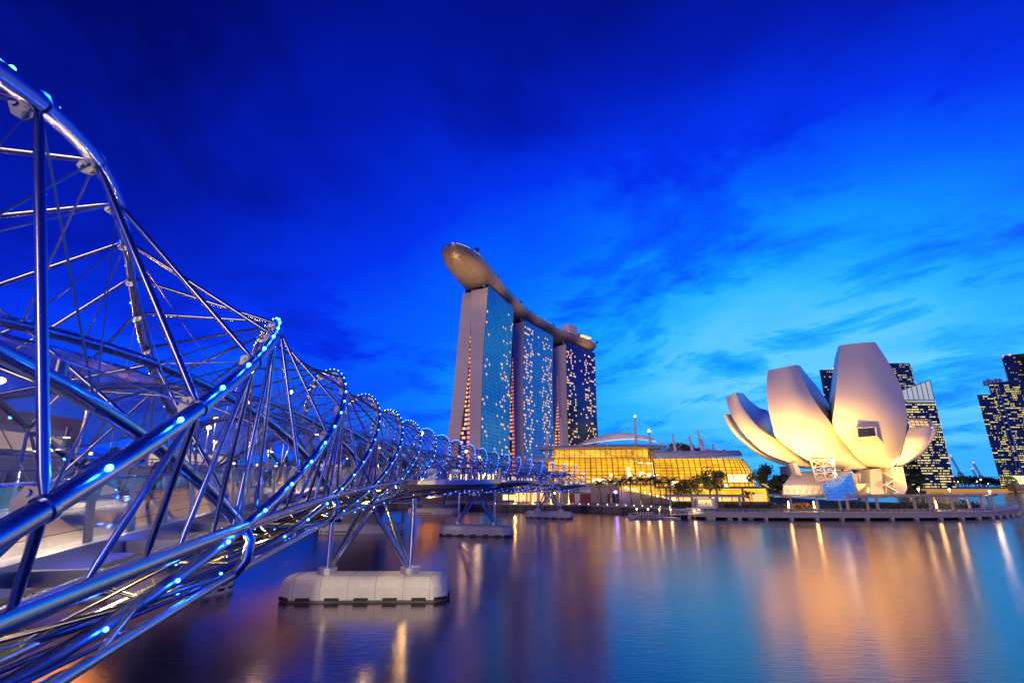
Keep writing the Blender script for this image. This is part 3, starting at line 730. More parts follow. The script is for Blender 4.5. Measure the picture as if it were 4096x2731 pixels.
T1 = hotel_tower('hotel tower under the overhanging bow of the sky park, few rooms lit', Vector((-22.4, 425.8, 0)), Vector((1.6, 487.5, 0)),
    [(190, -22.3), (159, -23.9), (119, -26.0), (73, -26.7), (0, -26.6)], [(190, -38.7), (120, -38.0), (74, -37.4), (43, -36.8), (0, -36.2)],
    [(188, -47.3), (151, -49.9), (108, -52.2), (75, -54.4), (49, -57.4), (0, -64)], [(190, -38.9), (162, -38.8), (135, -39.4), (107, -40.4), (81, -42.9), (49, -46.3), (0, -53)],
    (425.8, 433.1, 437, 441), lambda u, f: (.13 if u > .55 else (.08 if u < .12 else .012)) * (1.3 if .2 < f < .8 else .7), 3)
T2 = hotel_tower('hotel tower standing between its two twins, blue glass scattered with golden windows', Vector((14.1, 525.1, 0)), Vector((50.8, 589.3, 0)),
    [(190, 14.1), (135, 12.1), (87, 11.8), (0, 13.0)], [(190, 0.7), (137, 1.2), (88, 1.9), (41, 3.0), (0, 4.5)],
    [(188, -8), (139, -11), (112, -13), (89, -15.5), (0, -24)], [(190, 0.4), (139, 0.2), (112, -1.5), (89, -3.5), (0, -12)],
    (525.1, 533.1, 537, 541), lambda u, f: (.30 if u < .28 else (.24 if u > .62 else .03)) * (1.2 if f > .25 else .7), 5)
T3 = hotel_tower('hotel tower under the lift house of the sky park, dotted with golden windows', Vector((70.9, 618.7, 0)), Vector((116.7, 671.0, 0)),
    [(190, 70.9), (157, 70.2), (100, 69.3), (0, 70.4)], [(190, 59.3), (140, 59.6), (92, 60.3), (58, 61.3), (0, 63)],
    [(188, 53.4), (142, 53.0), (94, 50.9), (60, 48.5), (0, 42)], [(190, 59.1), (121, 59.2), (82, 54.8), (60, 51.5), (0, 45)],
    (618.7, 629.5, 633, 640), lambda u, f: (.30 if u < .3 else (.28 if u > .6 else .03)), 8, 'curtain_darkrefl')

park = thing('sky_park', 'long boat shaped sky park lying across the tops of the three hotel towers', 'roof deck', (-20, 480, 192))
cl = [(-51.5, 369, 3), (-50.3, 371.5, 14), (-48.5, 378, 24), (-45.5, 389, 31), (-41.5, 403, 36), (-31.5, 441, 38), (-17.5, 486, 38), (3, 538, 38), (28.5, 583.5, 38), (50.5, 617.5, 38), (75, 646, 38), (98, 669, 36), (110, 681, 28), (115, 686, 12)]
def cat(P, t):
    i = min(len(P) - 2, int(t)); f = t - i; p0, p1, p2, p3 = P[max(0, i - 1)], P[i], P[i + 1], P[min(len(P) - 1, i + 2)]
    return tuple(.5 * ((2 * p1[k]) + (p2[k] - p0[k]) * f + (2 * p0[k] - 5 * p1[k] + 4 * p2[k] - p3[k]) * f * f + (3 * p1[k] - p0[k] - 3 * p2[k] + p3[k]) * f ** 3) for k in range(len(p1)))
rows, rims, deckp = [], [[], []], []
NT = 78
for i in range(NT + 1):
    t = (len(cl) - 1) * i / NT; x, y, wd = cat(cl, t); x2, y2, _ = cat(cl, min(t + .02, len(cl) - 1)); x1, y1, _ = cat(cl, max(t - .02, 0))
    d = Vector((x2 - x1, y2 - y1, 0)).normalized(); r = Vector((d.y, -d.x, 0)); c = Vector((x, y, 0)); dep = 12.0 * min(1, (wd / 36) ** .8)
    sec = [c + r * (wd / 2) * math.cos(math.pi * k / 16) + Vector((0, 0, 203.2 - dep * math.sin(math.pi * k / 16) ** .85)) for k in range(17)]
    rows.append(sec); rims[0].append(sec[0]); rims[1].append(sec[-1]); deckp.append((c, r, wd))
mb = MB(); mb.grid(rows); part(mb, 'hull', M['hull'], park, True)
mb = MB(); mb.grid([[r[0] + Vector((0, 0, -.3)), r[-1] + Vector((0, 0, -.3))] for r in rows]); part(mb, 'park_deck', M['paving'], park)
mb = MB()
for rm in rims:
    mb.tube([p + Vector((0, 0, 1.3)) for p in rm], .14, 5)
    for p in rm: mb.bar(p, p + Vector((0, 0, 1.3)), .12, .12)
part(mb, 'parapet_rail', M['darkglass'], park)
mb = MB(); rn = random.Random(2)
for i in range(len(rims[0])):
    if rn.random() < .75: mb.ball(rims[0][i] + Vector((-.8, 0, .7)), .30, 6, 4)
o = part(mb, 'deck_light', M['shop'], park)
mb = MB()
for k in (2, 4, 6, 8, 10, 12, 14):
    mb.tube([r[k] + (r[k] - r[8]).normalized() * .02 if k != 8 else r[k] - Vector((0, 0, .02)) for r in rows[2:-1]], .07, 4, False)
for i in range(2, NT, 2): mb.tube([q - Vector((0, 0, .02)) for q in rows[i]], .06, 4, False)
part(mb, 'tile_seam', M['mullion'], park)
mb = MB(); mb.box((77, 625, 203.3), 19, 12, 11.8, rad(47)); cab = part(mb, 'lift_house', M['white'], park)
mb = MB(); mb.box((97, 647, 203.3), 22, 9, 5.0, rad(44)); b2 = part(mb, 'restaurant', M['hull'], park)
mb = MB(); mb.box((100, 643.5, 204), 20, 5, 2.6, rad(44)); part(mb, 'lit_terrace', M['warmwin2'], b2)
def bush(mb, c, r, n, rnd, size, sz=1.0):
    for _ in range(n):
        d = Vector((rnd.gauss(0, 1), rnd.gauss(0, 1), rnd.gauss(0, 1))).normalized() * r * rnd.random() ** .4
        mb.leaf((c[0] + d.x, c[1] + d.y, c[2] + d.z * sz), size * (.6 + .8 * rnd.random()), rnd)
for i, t in enumerate((3.1, 5.2, 6.6, 8.4, 10.6, 11.6)):
    x, y, wd = cat(cl, t); m_ = MB(); rr_ = random.Random(i); bush(m_, (x + 15, y - 6, 206), 2.2, 90, rr_, .7); m_.tube([(x + 15, y - 6, 203), (x + 15, y - 6, 206)], .2, 5)
    part(m_, 'roof_tree', M['leafdark'], park)

# ------------------------------------------------------------------ shopping mall with its golden barrel of glass
UD = Vector((math.cos(rad(9)), -math.sin(rad(9)), 0)); UN = Vector((-math.sin(rad(9)), -math.cos(rad(9)), 0))   # along the front, and towards the bay
MO = Vector((48, 291, 0))
def mall(u, off, z): return MO + UD * u + UN * off + Vector((0, 0, z))
def mu(px, py, off=0.0):                    # distance along the front, and height, of a photo pixel
    r = ray(px, py); o = MO + UN * off; k = (o.dot(UN)) / (r.dot(UN)); p = r * k; return (p - o).dot(UD), HCAM + r.z * k
ml = thing('shopping_mall', 'long golden lit glass shopping mall with barrel vaults and a blue wing roof', 'building', mall(0, 0, LZ))
def vault(u0, u1, zb, zt, bulge, endcap, pmax=90):
    prof = [(bulge * math.cos(rad(p)) - 6, zb + (zt - zb) * math.sin(rad(p))) for p in [pmax * q / 10 for q in range(11)]]
    us = [u0 + (u1 - u0) * i / int((u1 - u0) / 3.0) for i in range(int((u1 - u0) / 3.0) + 1)]
    rows = [[mall(u, o, z) for o, z in prof] for u in us]; arc = [0]
    for (a, b), (c, d) in zip(prof, prof[1:]): arc.append(arc[-1] + math.hypot(c - a, d - b))
    uvs = [[(u, q) for q in arc] for u in us]
    if endcap:
        for k in range(1, 9):
            an = rad(k * 11.25); rows.append([mall(u1 + math.sin(an) * (o + 6) * 1.05, (o + 6) * math.cos(an) - 6, z) for o, z in prof]); uvs.append([(u1 + k * 2.6, q) for q in arc])
    uvgrid('vault_glazing', rows, uvs, M['goldglass'], ml, True)
    mb = MB()
    for i, r in enumerate(rows):
        mb.tube([p + UN * .10 + Vector((0, 0, .10)) for p in r], .17 if i % 4 else .26, 4, False)
    for j in range(len(prof)): mb.tube([r[j] + UN * .10 + Vector((0, 0, .08)) for r in rows], .13, 4, False)
    part(mb, 'mullion_grid', M['mullion'], ml)
    return rows
uL0, uL1, uR1 = mu(2190, 1900, 6)[0], mu(2612, 1900, 6)[0], mu(2930, 1900, 6)[0]
V1 = vault(uL0, uL1, 12.0, 26.6, 13.0, False)
V2 = vault(uL1 + 1.0, uR1, 10.4, 29.5, 13.5, True, 52)
# podium with shopfronts
mb = MB()
for a, b, off, zt in ((uL0 - 30, uL1 + .5, 5.0, 11.9), (uL1 + .5, uR1 + 18, 4.0, 10.3)):
    p = [mall(a, off, LZ), mall(b, off, LZ), mall(b, -8, LZ), mall(a, -8, LZ)]; mb.hexa(p + [q + Vector((0, 0, zt - LZ)) for q in p])
part(mb, 'podium', M['brownwall'], ml)
for a, b, off, zt in ((uL0 + 20, uL1 + .4, 5.06, 11.1), (uL1 + .6, uR1 + 17, 4.06, 9.4)):
    rows = [[mall(u_, off, z) for z in (LZ + .1, 7, zt)] for u_ in frange(a, b, 3)]; uvgrid('ground_glazing', rows, [[(u_, z) for z in (LZ, 7, zt)] for u_ in frange(a, b, 3)], M['goldglass'], ml)
rs = random.Random(4)
u = uL0 - 26
while u < uR1 + 15:
    wd = rs.choice((3.0, 4.5, 6.0)); off = 5.12 if u + wd < uL1 else (4.12 if u > uL1 + 1 else None)
    if off:
        z0, z1 = LZ + .3, LZ + rs.choice((3.2, 3.8, 4.4))
        if u < uL0 + 28: z1 = LZ + 3.4
        mb = MB(); mb.quad(mall(u, off, z0), mall(u + wd, off, z0), mall(u + wd, off, z1), mall(u, off, z1))
        part(mb, 'shop_window', M[rs.choice(('shop', 'warmwin2', 'warmwin', 'warmwin2'))], ml)
        fr = MB(); fr.bar(mall(u, off + .1, z0), mall(u, off + .1, z1), .22, .22); fr.bar(mall(u, off + .1, z1), mall(u + wd, off + .1, z1), .22, .22)
        part(fr, 'shop_frame', M['mullion'], ml)
    u += wd + .6
# ledge that carries the vaults
for a, b, off, z in ((uL0 - 4, uL1 + .6, 8.2, 11.2), (uL1 + .8, uR1 + 12, 9.0, 9.5)):
    mb = MB(); p = [mall(a, off, z), mall(b, off, z), mall(b, 3.9, z), mall(a, 3.9, z)]; mb.hexa(p + [q + Vector((0, 0, .8)) for q in p]); part(mb, 'ledge', M['concrete'], ml)
mb = MB(); u = uL1 + 6
while u < uR1 + 8: mb.tube([mall(u, 8.2, LZ), mall(u, 8.2, 9.5)], .55, 10); u += 13
part(mb, 'colonnade', M['concrete'], ml, True)
# glass hall above the left vault and the wing roof over it
ua, ub = mu(2216, 1815, -8)[0], mu(2592, 1815, -8)[0]
rows = [[mall(u_, -8, z) for z in (25.8, 29, 31.4)] for u_ in frange(ua, ub, 3)]; uvs = [[(u_, z) for z in (25.8, 29, 31.4)] for u_ in frange(ua, ub, 3)]
uvgrid('upper_glazing', rows, uvs, M['goldglass'], ml)
mb = MB(); 
for k, u_ in enumerate(frange(ua, ub, 3)): mb.bar(mall(u_, -7.9, 25.8), mall(u_, -7.9, 31.4), .2, .2)
for z in (28.3, 30.8): mb.bar(mall(ua, -7.9, z), mall(ub, -7.9, z), .16, .16)
for k in range(4):
    q0, q1 = ua + (ub - ua) * k / 4, ua + (ub - ua) * (k + .9) / 4; mb.bar(mall(q0, -7.7, 31), mall(q1, -7.7, 26), .22, .22)
part(mb, 'mullion_grid', M['mullion'], ml)
mb = MB(); p = [mall(ua, -8.2, 25.8), mall(ub, -8.2, 25.8), mall(ub, -26, 25.8), mall(ua, -26, 25.8)]; mb.hexa(p + [q + Vector((0, 0, 5.4)) for q in p]); part(mb, 'upper_hall', M['brownwall'], ml)
rows = []
ca, cb_ = mu(2153, 1790, 6)[0], mu(2672, 1785, 6)[0]
for i in range(25):
    f = i / 24; u_ = ca + (cb_ - ca) * f; bow = 1 - (2 * f - 1) ** 2
    fr_ = 1.0 + 6.5 * bow ** .6; zc_ = 31.3 + .5 * bow
    rows.append([mall(u_, fr_, zc_), mall(u_, fr_ - 1.6, zc_ + 1.7), mall(u_, -10, zc_ + 2.1), mall(u_, -24, zc_ + 1.2), mall(u_, -24, zc_ + .6), mall(u_, -12, zc_ + .2), mall(u_, fr_ - .8, zc_ - .35)])
mb = MB(); mb.grid(rows, True); mb.f.append(tuple(range(7))); mb.f.append(tuple(range(len(mb.v) - 7, len(mb.v)))[::-1]); part(mb, 'wing_roof', M['bluegrey'], ml, True)
for i in range(3, 24, 5):
    mb = MB(); u_ = ca + (cb_ - ca) * i / 24; mb.tube([mall(u_, -8, 28.2), mall(u_, -2, 30.6), mall(u_, 5.8, 31.4)], [.35, .45, .25], 6); mb.tube([mall(u_, 7.6, 31.6), mall(u_, 7.0, 33.2), mall(u_, 3, 34.1)], .35, 6); part(mb, 'roof_bracket', M['white_steel'], ml, True)
# grey roof shells on the vaults
def shell(u0, u1, f0, f1, zb, zt, bulge, n, name):
    for i in range(n):
        a, b = u0 + (u1 - u0) * i / n, u0 + (u1 - u0) * (i + 1) / n - .25
        rows = []
        for u_ in frange(a, b, (b - a) / 4):
            g0 = f0 + 6 * ((u_ - u0) / (u1 - u0)) ** 2 + 16 * max(0, 1 - (u_ - u0) / ((u1 - u0) * .16)) ** 1.5
            rows.append([mall(u_ + 8 * (1 - (g / 100)) * 0, (bulge + .55) * math.cos(rad(g)) - 6, zb + (zt - zb + .55) * math.sin(rad(g)) + .1) for g in [g0 + (f1 - g0) * q / 8 for q in range(9)]])
        mb = MB(); mb.grid(rows); part(mb, name, M['grey_roof'], ml, True)
        rb = MB(); rb.tube([q + Vector((0, 0, .25)) + UN * .15 for q in rows[0]], .32, 5); part(rb, 'roof_rib', M['white_steel'], ml, True)
shell(uL1 + 1, uR1 + 8, 49, 112, 10.4, 29.5, 13.5, 6, 'roof_shell')
shell(uL0 - 22, uL0 + 4, 50, 118, 12.0, 26.4, 13.0, 2, 'roof_shell')
# bright shop lights seen through the vault
for px, py, w_, h_ in ((2538, 1875, 3, 9), (2566, 1872, 2.5, 7), (2600, 1878, 4, 8), (2516, 1890, 2, 6), (2836, 1878, 4, 6), (2842, 1905, 3, 7), (2900, 1918, 3, 8), (2775, 1882, 1, 8), (2964, 1912, 14, 4), (2450, 1928, 10, 3), (2400, 1924, 9, 3), (2690, 1935, 5, 3)):
    u_, z = mu(px, py, 7.0); ph = math.asin(max(0, min(.999, (z - 11) / 15))); of = 13.2 * math.cos(ph) - 6 + .35
    mb = MB(); z0 = z - h_ / 2; ph2 = math.asin(max(0, min(.999, (z + h_ / 2 - 11) / 15.5))); ph1 = math.asin(max(0, min(.999, (z0 - 11) / 15.5)))
    g1, g2 = 13.4 * math.cos(ph1) - 5.6, 13.4 * math.cos(ph2) - 5.6
    mb.quad(mall(u_ - w_ / 2, g1, z0), mall(u_ + w_ / 2, g1, z0), mall(u_ + w_ / 2, g2, z + h_ / 2), mall(u_ - w_ / 2, g2, z + h_ / 2)); part(mb, 'lit_display', M['shop'], ml)
# masts with stays
def mast(px0, py0, px1, py1, y, stays, lit):
    b, t = at_y(px1, py1, y), at_y(px0, py0, y + (0 if abs(px0 - px1) < 8 else 3)); m_ = MB(); m_.tube([Vector((b.x, b.y, b.z - 6)), b, b + (t - b) * .6, t], [.85, .95, .8, .45], 8)
    o = part(m_, 'mast', M['white_steel'], ml, True); s_ = MB()
    for dx, dy in stays: s_.tube([t - Vector((0, 0, .5)), Vector((b.x + dx, b.y + dy, b.z - 1))], .09, 4, False)
    part(s_, 'stay_cable', M['white_steel'], o)
    if lit: l_ = MB(); l_.ball(t + Vector((0, 0, .5)), .55, 8, 6); part(l_, 'mast_lamp', M['whitelamp'], o)
    if lit: ld = bpy.data.lights.new('mast_light', 'SPOT'); ld.spot_size = rad(120); ld.spot_blend = .6; ld.energy = 26000; ld.color = (1, .80, .66); ld.shadow_soft_size = .6; lo = bpy.data.objects.new('mast_light', ld); COL.objects.link(lo); lo.location = t + Vector((0, .6, 1.6)); lo.rotation_euler = (rad(52), 0, 0)
mast(2540, 1668, 2545, 1780, 303, ((-24, 0), (22, 4), (-10, -9)), True)
mast(2596, 1727, 2606, 1818, 300, ((-16, 0), (18, 2)), True)
mast(2690, 1734, 2704, 1820, 305, ((-20, 2), (24, -4)), False)
mast(2757, 1739, 2773, 1822, 305, ((-14, 0), (26, -4)), False)
mast(2790, 1720, 2813, 1824, 308, ((-24, 0), (40, -5), (55, -6)), False)
mast(2806, 1755, 2822, 1824, 309, ((30, -3),), False)
mast(2850, 1776, 2862, 1826, 309, ((20, -3),), False)
mast(2189, 1734, 2187, 1830, 300, ((-14, 2), (16, -2)), False)
mast(2243, 1674, 2249, 1800, 330, ((-18, 0), (22, 0)), False)
# convention hall behind with two louvred wave roofs
def wave_hall(label, x0, xp, x1, yb, yp, y, nb, grp):
    h = thing('convention_hall', label, 'building', at_y((x0 + x1) / 2, yb, y) * 1.0, grp)
    a, c = at_y(x0, yb, y), at_y(x1, yb, y); zp = at_y(xp, yp, y).z
    mb = MB(); q = [Vector((a.x, y, LZ)), Vector((c.x, y, LZ)), Vector((c.x, y + 60, LZ)), Vector((a.x, y + 60, LZ))]; mb.hexa(q + [Vector((v.x, v.y, a.z - 1)) for v in q]); part(mb, 'hall_wall', M['brownwall'], h)
    for k in range(nb):
        f0, f1 = k / nb, (k + .8) / nb; rows = []
        for i in range(21):
            f = i / 20; x = a.x + (c.x - a.x) * f; pk = (xp - x0) / (x1 - x0); g = f / pk if f < pk else 1 - (f - pk) / (1 - pk) * .55
            rise = 1.42 * (zp - a.z) * math.sin(math.pi / 2 * max(0, min(1, g)))
            def pt_(fr): return Vector((x + (4 * fr if f > .9 else 0), y - 3 + 34 * fr, a.z - 1 + rise * (math.sin(math.pi / 2 * min(1, .28 + .72 * fr))) * (1 if fr < 1 else 1)))
            p, q_ = pt_(f0), pt_(f1); rows.append([p + Vector((0, 0, -.5)), p + Vector((0, 0, .3)), q_ + Vector((0, 0, .3)), q_ + Vector((0, 0, -.3))])
        mb = MB(); mb.grid(rows, True); part(mb, 'roof_louvre', M['white'], h, True)
wave_hall('convention hall behind the mall with a white louvred roof rising to a peak', 2284, 2528, 2625, 1782, 1730, 345, 8, None)
wave_hall('lower convention hall at right behind the masts with a stepped louvred roof', 2765, 2840, 2960, 1826, 1792, 360, 8, None)

# ------------------------------------------------------------------ lotus shaped museum
MC = Vector((128, 207, LZ))
mus = thing('art_museum', 'big white lotus shaped museum with upturned petals lit golden from below', 'museum', MC)
def c3(x, y, d): return at_y(2850 + x * .5102, 1320 + y * .5102, d)
def spline(P, n):
    out = []
    for i in range(n + 1):
        out.append(cat(P, (len(P) - 1) * i / n))
    return out
def petal(fl, fr, ds, bl=None, br=None, depth=14, bulge=1.5, label=None, skin='petal'):
    n = 26; m = 10
    FL = spline([(a, b, d) for (a, b), d in zip(fl, ds)], n); FR = spline([(a, b, d) for (a, b), d in zip(fr, ds)], n)
    bl = bl or [(a + 22, b) for a, b in fl]; br = br or [(a - 22, b) for a, b in fr]
    BL = spline([(a, b, d + depth * (.15 + .85 * min(1, i / 3))) for i, ((a, b), d) in enumerate(zip(bl, ds))], n); BR = spline([(a, b, d + depth * (.15 + .85 * min(1, i / 3))) for i, ((a, b), d) in enumerate(zip(br, ds))], n)
    front, left, right, back = [], [], [], []
    for i in range(n + 1):
        a, b, c, d = c3(*FL[i]), c3(*FR[i]), c3(*BL[i]), c3(*BR[i]); out = Vector((0, -1, -.15))
        front.append([a + (b - a) * (k / m) + out * bulge * math.sin(math.pi * k / m) * min(1, i / 6 + .15) for k in range(m + 1)])
        left.append([c, a]); right.append([b, d]); back.append([d, c])
    mb = MB(); mb.grid(front); p = part(mb, 'petal', M[skin], mus, True, label)
    s_ = MB(); s_.grid(left); s_.grid(right); s_.grid(back); k0_ = len(s_.v)
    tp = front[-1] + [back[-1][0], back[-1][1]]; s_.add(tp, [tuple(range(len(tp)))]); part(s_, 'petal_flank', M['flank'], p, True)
    return front
P1 = petal([(1255, 1092), (1150, 1020), (1048, 900), (948, 757), (955, 600), (970, 450), (983, 280), (1003, 117)], [(1330, 1085), (1425, 1062), (1475, 965), (1515, 820), (1521, 650), (1482, 460), (1388, 265), (1277, 95)],
    [199, 190, 183, 179, 178, 180, 184, 189], [(1262, 1088), (1157, 1012), (1050, 890), (935, 738), (917, 578), (933, 420), (955, 245), (985, 130)], None, 13, 3.2, 'tallest petal facing the bay with a square window box')
P2 = petal([(1225, 1091), (1000, 1076), (770, 1030), (518, 860), (468, 740), (440, 620), (424, 450), (433, 315)], [(1257, 1091), (1148, 1013), (1046, 892), (944, 750), (860, 640), (770, 505), (708, 380), (655, 272)],
    [199, 192, 186, 182, 181, 182, 185, 188], None, [(1262, 1085), (1156, 1005), (1052, 880), (941, 720), (913, 585), (822, 445), (755, 365), (690, 282)], 12, 3.0, 'second petal from the left with the brightest golden pool of light')
P3 = petal([(1190, 1092), (770, 1082), (500, 1000), (370, 930), (250, 816), (165, 700), (125, 610), (105, 525)], [(1228, 1091), (770, 1034), (518, 863), (456, 828), (368, 768), (288, 678), (220, 580), (185, 490)],
    [199, 193, 188, 186, 185, 186, 188, 190], None, [(1235, 1085), (775, 1020), (522, 845), (485, 790), (438, 640), (370, 610), (298, 556), (238, 492)], 16, 1.4, 'low petal reaching to the left, blue on its upper side')
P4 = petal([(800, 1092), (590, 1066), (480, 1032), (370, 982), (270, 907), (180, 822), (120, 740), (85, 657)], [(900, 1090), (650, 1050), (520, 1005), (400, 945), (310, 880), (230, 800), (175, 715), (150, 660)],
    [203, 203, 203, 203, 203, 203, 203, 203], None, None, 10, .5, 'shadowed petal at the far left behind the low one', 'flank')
P5 = petal([(1430, 1078), (1450, 1042), (1478, 980), (1498, 915), (1513, 850), (1528, 800), (1548, 757)], [(1442, 1074), (1520, 1037), (1602, 985), (1670, 920), (1702, 855), (1716, 805), (1726, 762)],
    [200, 197, 195, 194, 194, 195, 196], None, [(1442, 1070), (1515, 1030), (1595, 975), (1660, 905), (1690, 835), (1702, 770), (1702, 709)], 9, 1.5, 'short petal at the right with a glazed skylight tip')
P6 = petal([(1445, 1076), (1540, 1030), (1610, 985), (1680, 905), (1700, 850), (1712, 780), (1702, 711)], [(1452, 1072), (1550, 1026), (1622, 975), (1702, 886), (1740, 836), (1757, 797), (1735, 745)],
    [204, 204, 204, 204, 204, 204, 204], None, None, 8, .5, 'narrow petal edge at the far right')
# skylight of the short petal
mb = MB(); q = [c3(1560, 752, 195.5), c3(1702, 752, 195.5), c3(1684, 715, 201), c3(1545, 705, 201)]; mb.add(q + [v + Vector((0, 1, -.6)) for v in q], [(0, 1, 2, 3), (4, 7, 6, 5), (0, 4, 5, 1), (1, 5, 6, 2), (2, 6, 7, 3), (3, 7, 4, 0)])
sk = part(mb, 'skylight', M['warmwin'], mus); mb = MB()
for f in (0, .25, .5, .75, 1): mb.bar(q[0] + (q[1] - q[0]) * f + Vector((0, -.1, .1)), q[3] + (q[2] - q[3]) * f + Vector((0, -.1, .1)), .18, .18)
for f in (0, .5, 1): mb.bar(q[0] + (q[3] - q[0]) * f + Vector((0, -.1, .12)), q[1] + (q[2] - q[1]) * f + Vector((0, -.1, .12)), .2, .2)
part(mb, 'skylight_frame', M['mullion'], sk)
mb = MB(); q2 = [c3(1528, 790, 197), c3(1548, 757, 196), c3(1545, 703, 202), c3(1526, 705, 204)]; mb.add(q2, [(0, 1, 2, 3)]); mb.bar(c3(1532, 700, 202), c3(1705, 708, 202), .9, .7); mb.bar(c3(1548, 757, 195.8), c3(1726, 763, 195.8), .7, .6); part(mb, 'skylight_rim', M['white'], mus)
# window box on the tall petal
fr_ = [c3(1125, 765, 173.6), c3(1281, 757, 173.6), c3(1294, 832, 174.0), c3(1134, 846, 174.0)]; bk = [c3(1125, 765, 176), c3(1290, 735, 178), c3(1370, 915, 180), c3(1108, 905, 178)]
mb = MB(); mb.add(fr_ + bk, [(0, 4, 5, 1), (1, 5, 6, 2), (2, 6, 7, 3), (3, 7, 4, 0)])
ct = sum(fr_, Vector()) / 4; inn_ = [ct + (v - ct) * .86 for v in fr_]; mb.add(fr_ + inn_, [(0, 1, 5, 4), (1, 2, 6, 5), (2, 3, 7, 6), (3, 0, 4, 7)]); bx = part(mb, 'window_box', M['white'], mus)
mb = MB(); mb.add([v + Vector((0, .25, 0)) for v in inn_], [(0, 1, 2, 3)]); part(mb, 'window_pane', M['darkglass'], bx); mb = MB()
for f in (.33, .66): mb.bar(inn_[0] + (inn_[1] - inn_[0]) * f, inn_[3] + (inn_[2] - inn_[3]) * f, .1, .1)
part(mb, 'window_bar', M['rubber'], bx)
# bowl underside, walls, raking columns, stair
mb = MB(); rows = []
for i in range(7):
    f = i / 6; rows.append([Vector((MC.x - 2 + (11 + 12 * f) * math.cos(2 * math.pi * k / 40), MC.y + 2 + (8 + 7 * f) * math.sin(2 * math.pi * k / 40), 7.8 + 4.0 * f ** 1.6)) for k in range(40)])
mb.grid(rows, True); mb.f.append(tuple(range(40))[::-1]); part(mb, 'bowl_underside', M['petal'], mus, True)
def wall_px(pts, y, th, name, m_, label=None, parent=mus, mb=None):
    mb = mb or MB(); f = [c3(a, b, y) for a, b in pts]; n = len(f); bk_ = [v + Vector((0, th, 0)) for v in f]
    mb.add(f + bk_, [tuple(range(n)), tuple(range(n, 2 * n))[::-1]] + [(i, (i + 1) % n, n + (i + 1) % n, n + i) for i in range(n)]); return part(mb, name, m_, parent, False, label)
wall_px([(1236, 1090), (1325, 1082), (1345, 1300), (1240, 1300)], 193, 7, 'core_wall', M['concrete'])
wall_px([(1402, 1075), (1492, 1070), (1528, 1240), (1500, 1300), (1425, 1300)], 195, 6, 'core_wall', M['concrete'])
wall_px([(586, 1065), (640, 1085), (650, 1150), (600, 1170)], 204, 6, 'core_wall', M['concrete'])
for a, b, c, d in ((1150, 1120, 1190, 1300), (1225, 1120, 1180, 1300), (1100, 1120, 1130, 1300), (1380, 1080, 1350, 1300)):
    mb = MB(); mb.tube([c3(a, b, 199), c3(c, d, 199)], [.9, .6], 10); part(mb, 'raking_column', M['petal'], mus, True)
wall_px([(1120, 1125), (1232, 1125), (1232, 1290), (1130, 1290)], 205, 2, 'lobby_glazing', M['warmwin'])
mb = MB()
for i, (x0, y0, x1, y1) in enumerate(((1335, 1110, 1425, 1165), (1425, 1165, 1345, 1215), (1350, 1215, 1440, 1265))):
    a, b = c3(x0, y0, 191), c3(x1, y1, 191); mb.bar(a, b, 1.6, .35); mb.tube([a + Vector((0, -.7, 1.1)), b + Vector((0, -.7, 1.1))], .06, 5)
    for f in (.2, .5, .8): mb.bar(a + (b - a) * f + Vector((0, -.7, 0)), a + (b - a) * f + Vector((0, -.7, 1.1)), .06, .06)
part(mb, 'stair', M['concrete'], mus)
# lattice lift tower in front of the bowl
lt = MB(); A_, B_, C_, D_ = (772, 1020), (952, 1012), (965, 1160), (812, 1182)
def lpt(u, v_, y=183): return c3(A_[0] + (B_[0] - A_[0]) * u + (D_[0] - A_[0] - (0)) * v_ * (1 - u) + (C_[0] - B_[0]) * v_ * u, A_[1] + (B_[1] - A_[1]) * u + ((D_[1] - A_[1]) * (1 - u) + (C_[1] - B_[1]) * u) * v_, y)
for y in (183, 189):
    for u in (0, .5, 1): lt.bar(lpt(u, 0, y), lpt(u, 1, y), .38, .38)
    for v_ in (0, .33, .66, 1): lt.bar(lpt(0, v_, y), lpt(1, v_, y), .34, .34)
    for u in (0, .5):
        for v_ in (0, .33, .66):
            lt.bar(lpt(u, v_, y), lpt(u + .5, v_ + .33, y), .22, .22); lt.bar(lpt(u + .5, v_, y), lpt(u, v_ + .33, y), .22, .22)
for u in (0, 1):
    for v_ in (0, .33, .66, 1): lt.bar(lpt(u, v_, 183), lpt(u, v_, 189), .28, .28)
ltower = part(lt, 'lattice_tower', M['white_steel'], mus); l_ = MB(); l_.tube([c3(935, 1015, 182.7), c3(937, 1042, 182.7)], .4, 8); l_.ball(c3(965, 1130, 182.5), .4, 8, 6); part(l_, 'tower_lamp', M['whitelamp'], ltower)
for (px, py, y, tx, ty, tyd, en, sz) in ((740, 1125, 183, 760, 860, 183, 26000, 85), (680, 1240, 168, 600, 640, 183, 165000, 80), (1000, 1240, 170, 860, 860, 181, 45000, 80), (560, 1130, 184, 430, 930, 186, 26000, 80), (360, 1140, 174, 260, 760, 186, 30000, 62),
        (1060, 1240, 166, 1230, 700, 180, 110000, 76), (1180, 1190, 182, 1260, 1000, 182, 14000, 90), (1480, 1115, 188, 1580, 985, 194, 60000, 90), (1560, 1230, 184, 1600, 940, 195, 45000, 70)):
    ld = bpy.data.lights.new('museum_floodlight', 'SPOT'); ld.energy = en; ld.color = (1.0, .48, .08); ld.spot_size = rad(sz); ld.spot_blend = 1.0; ld.shadow_soft_size = 1.0
    lo = bpy.data.objects.new('museum_floodlight', ld); COL.objects.link(lo); p = c3(px, py, y - 6); lo.location = p; lo.rotation_euler = (c3(tx, ty, tyd) - p).to_track_quat('-Z', 'Y').to_euler()
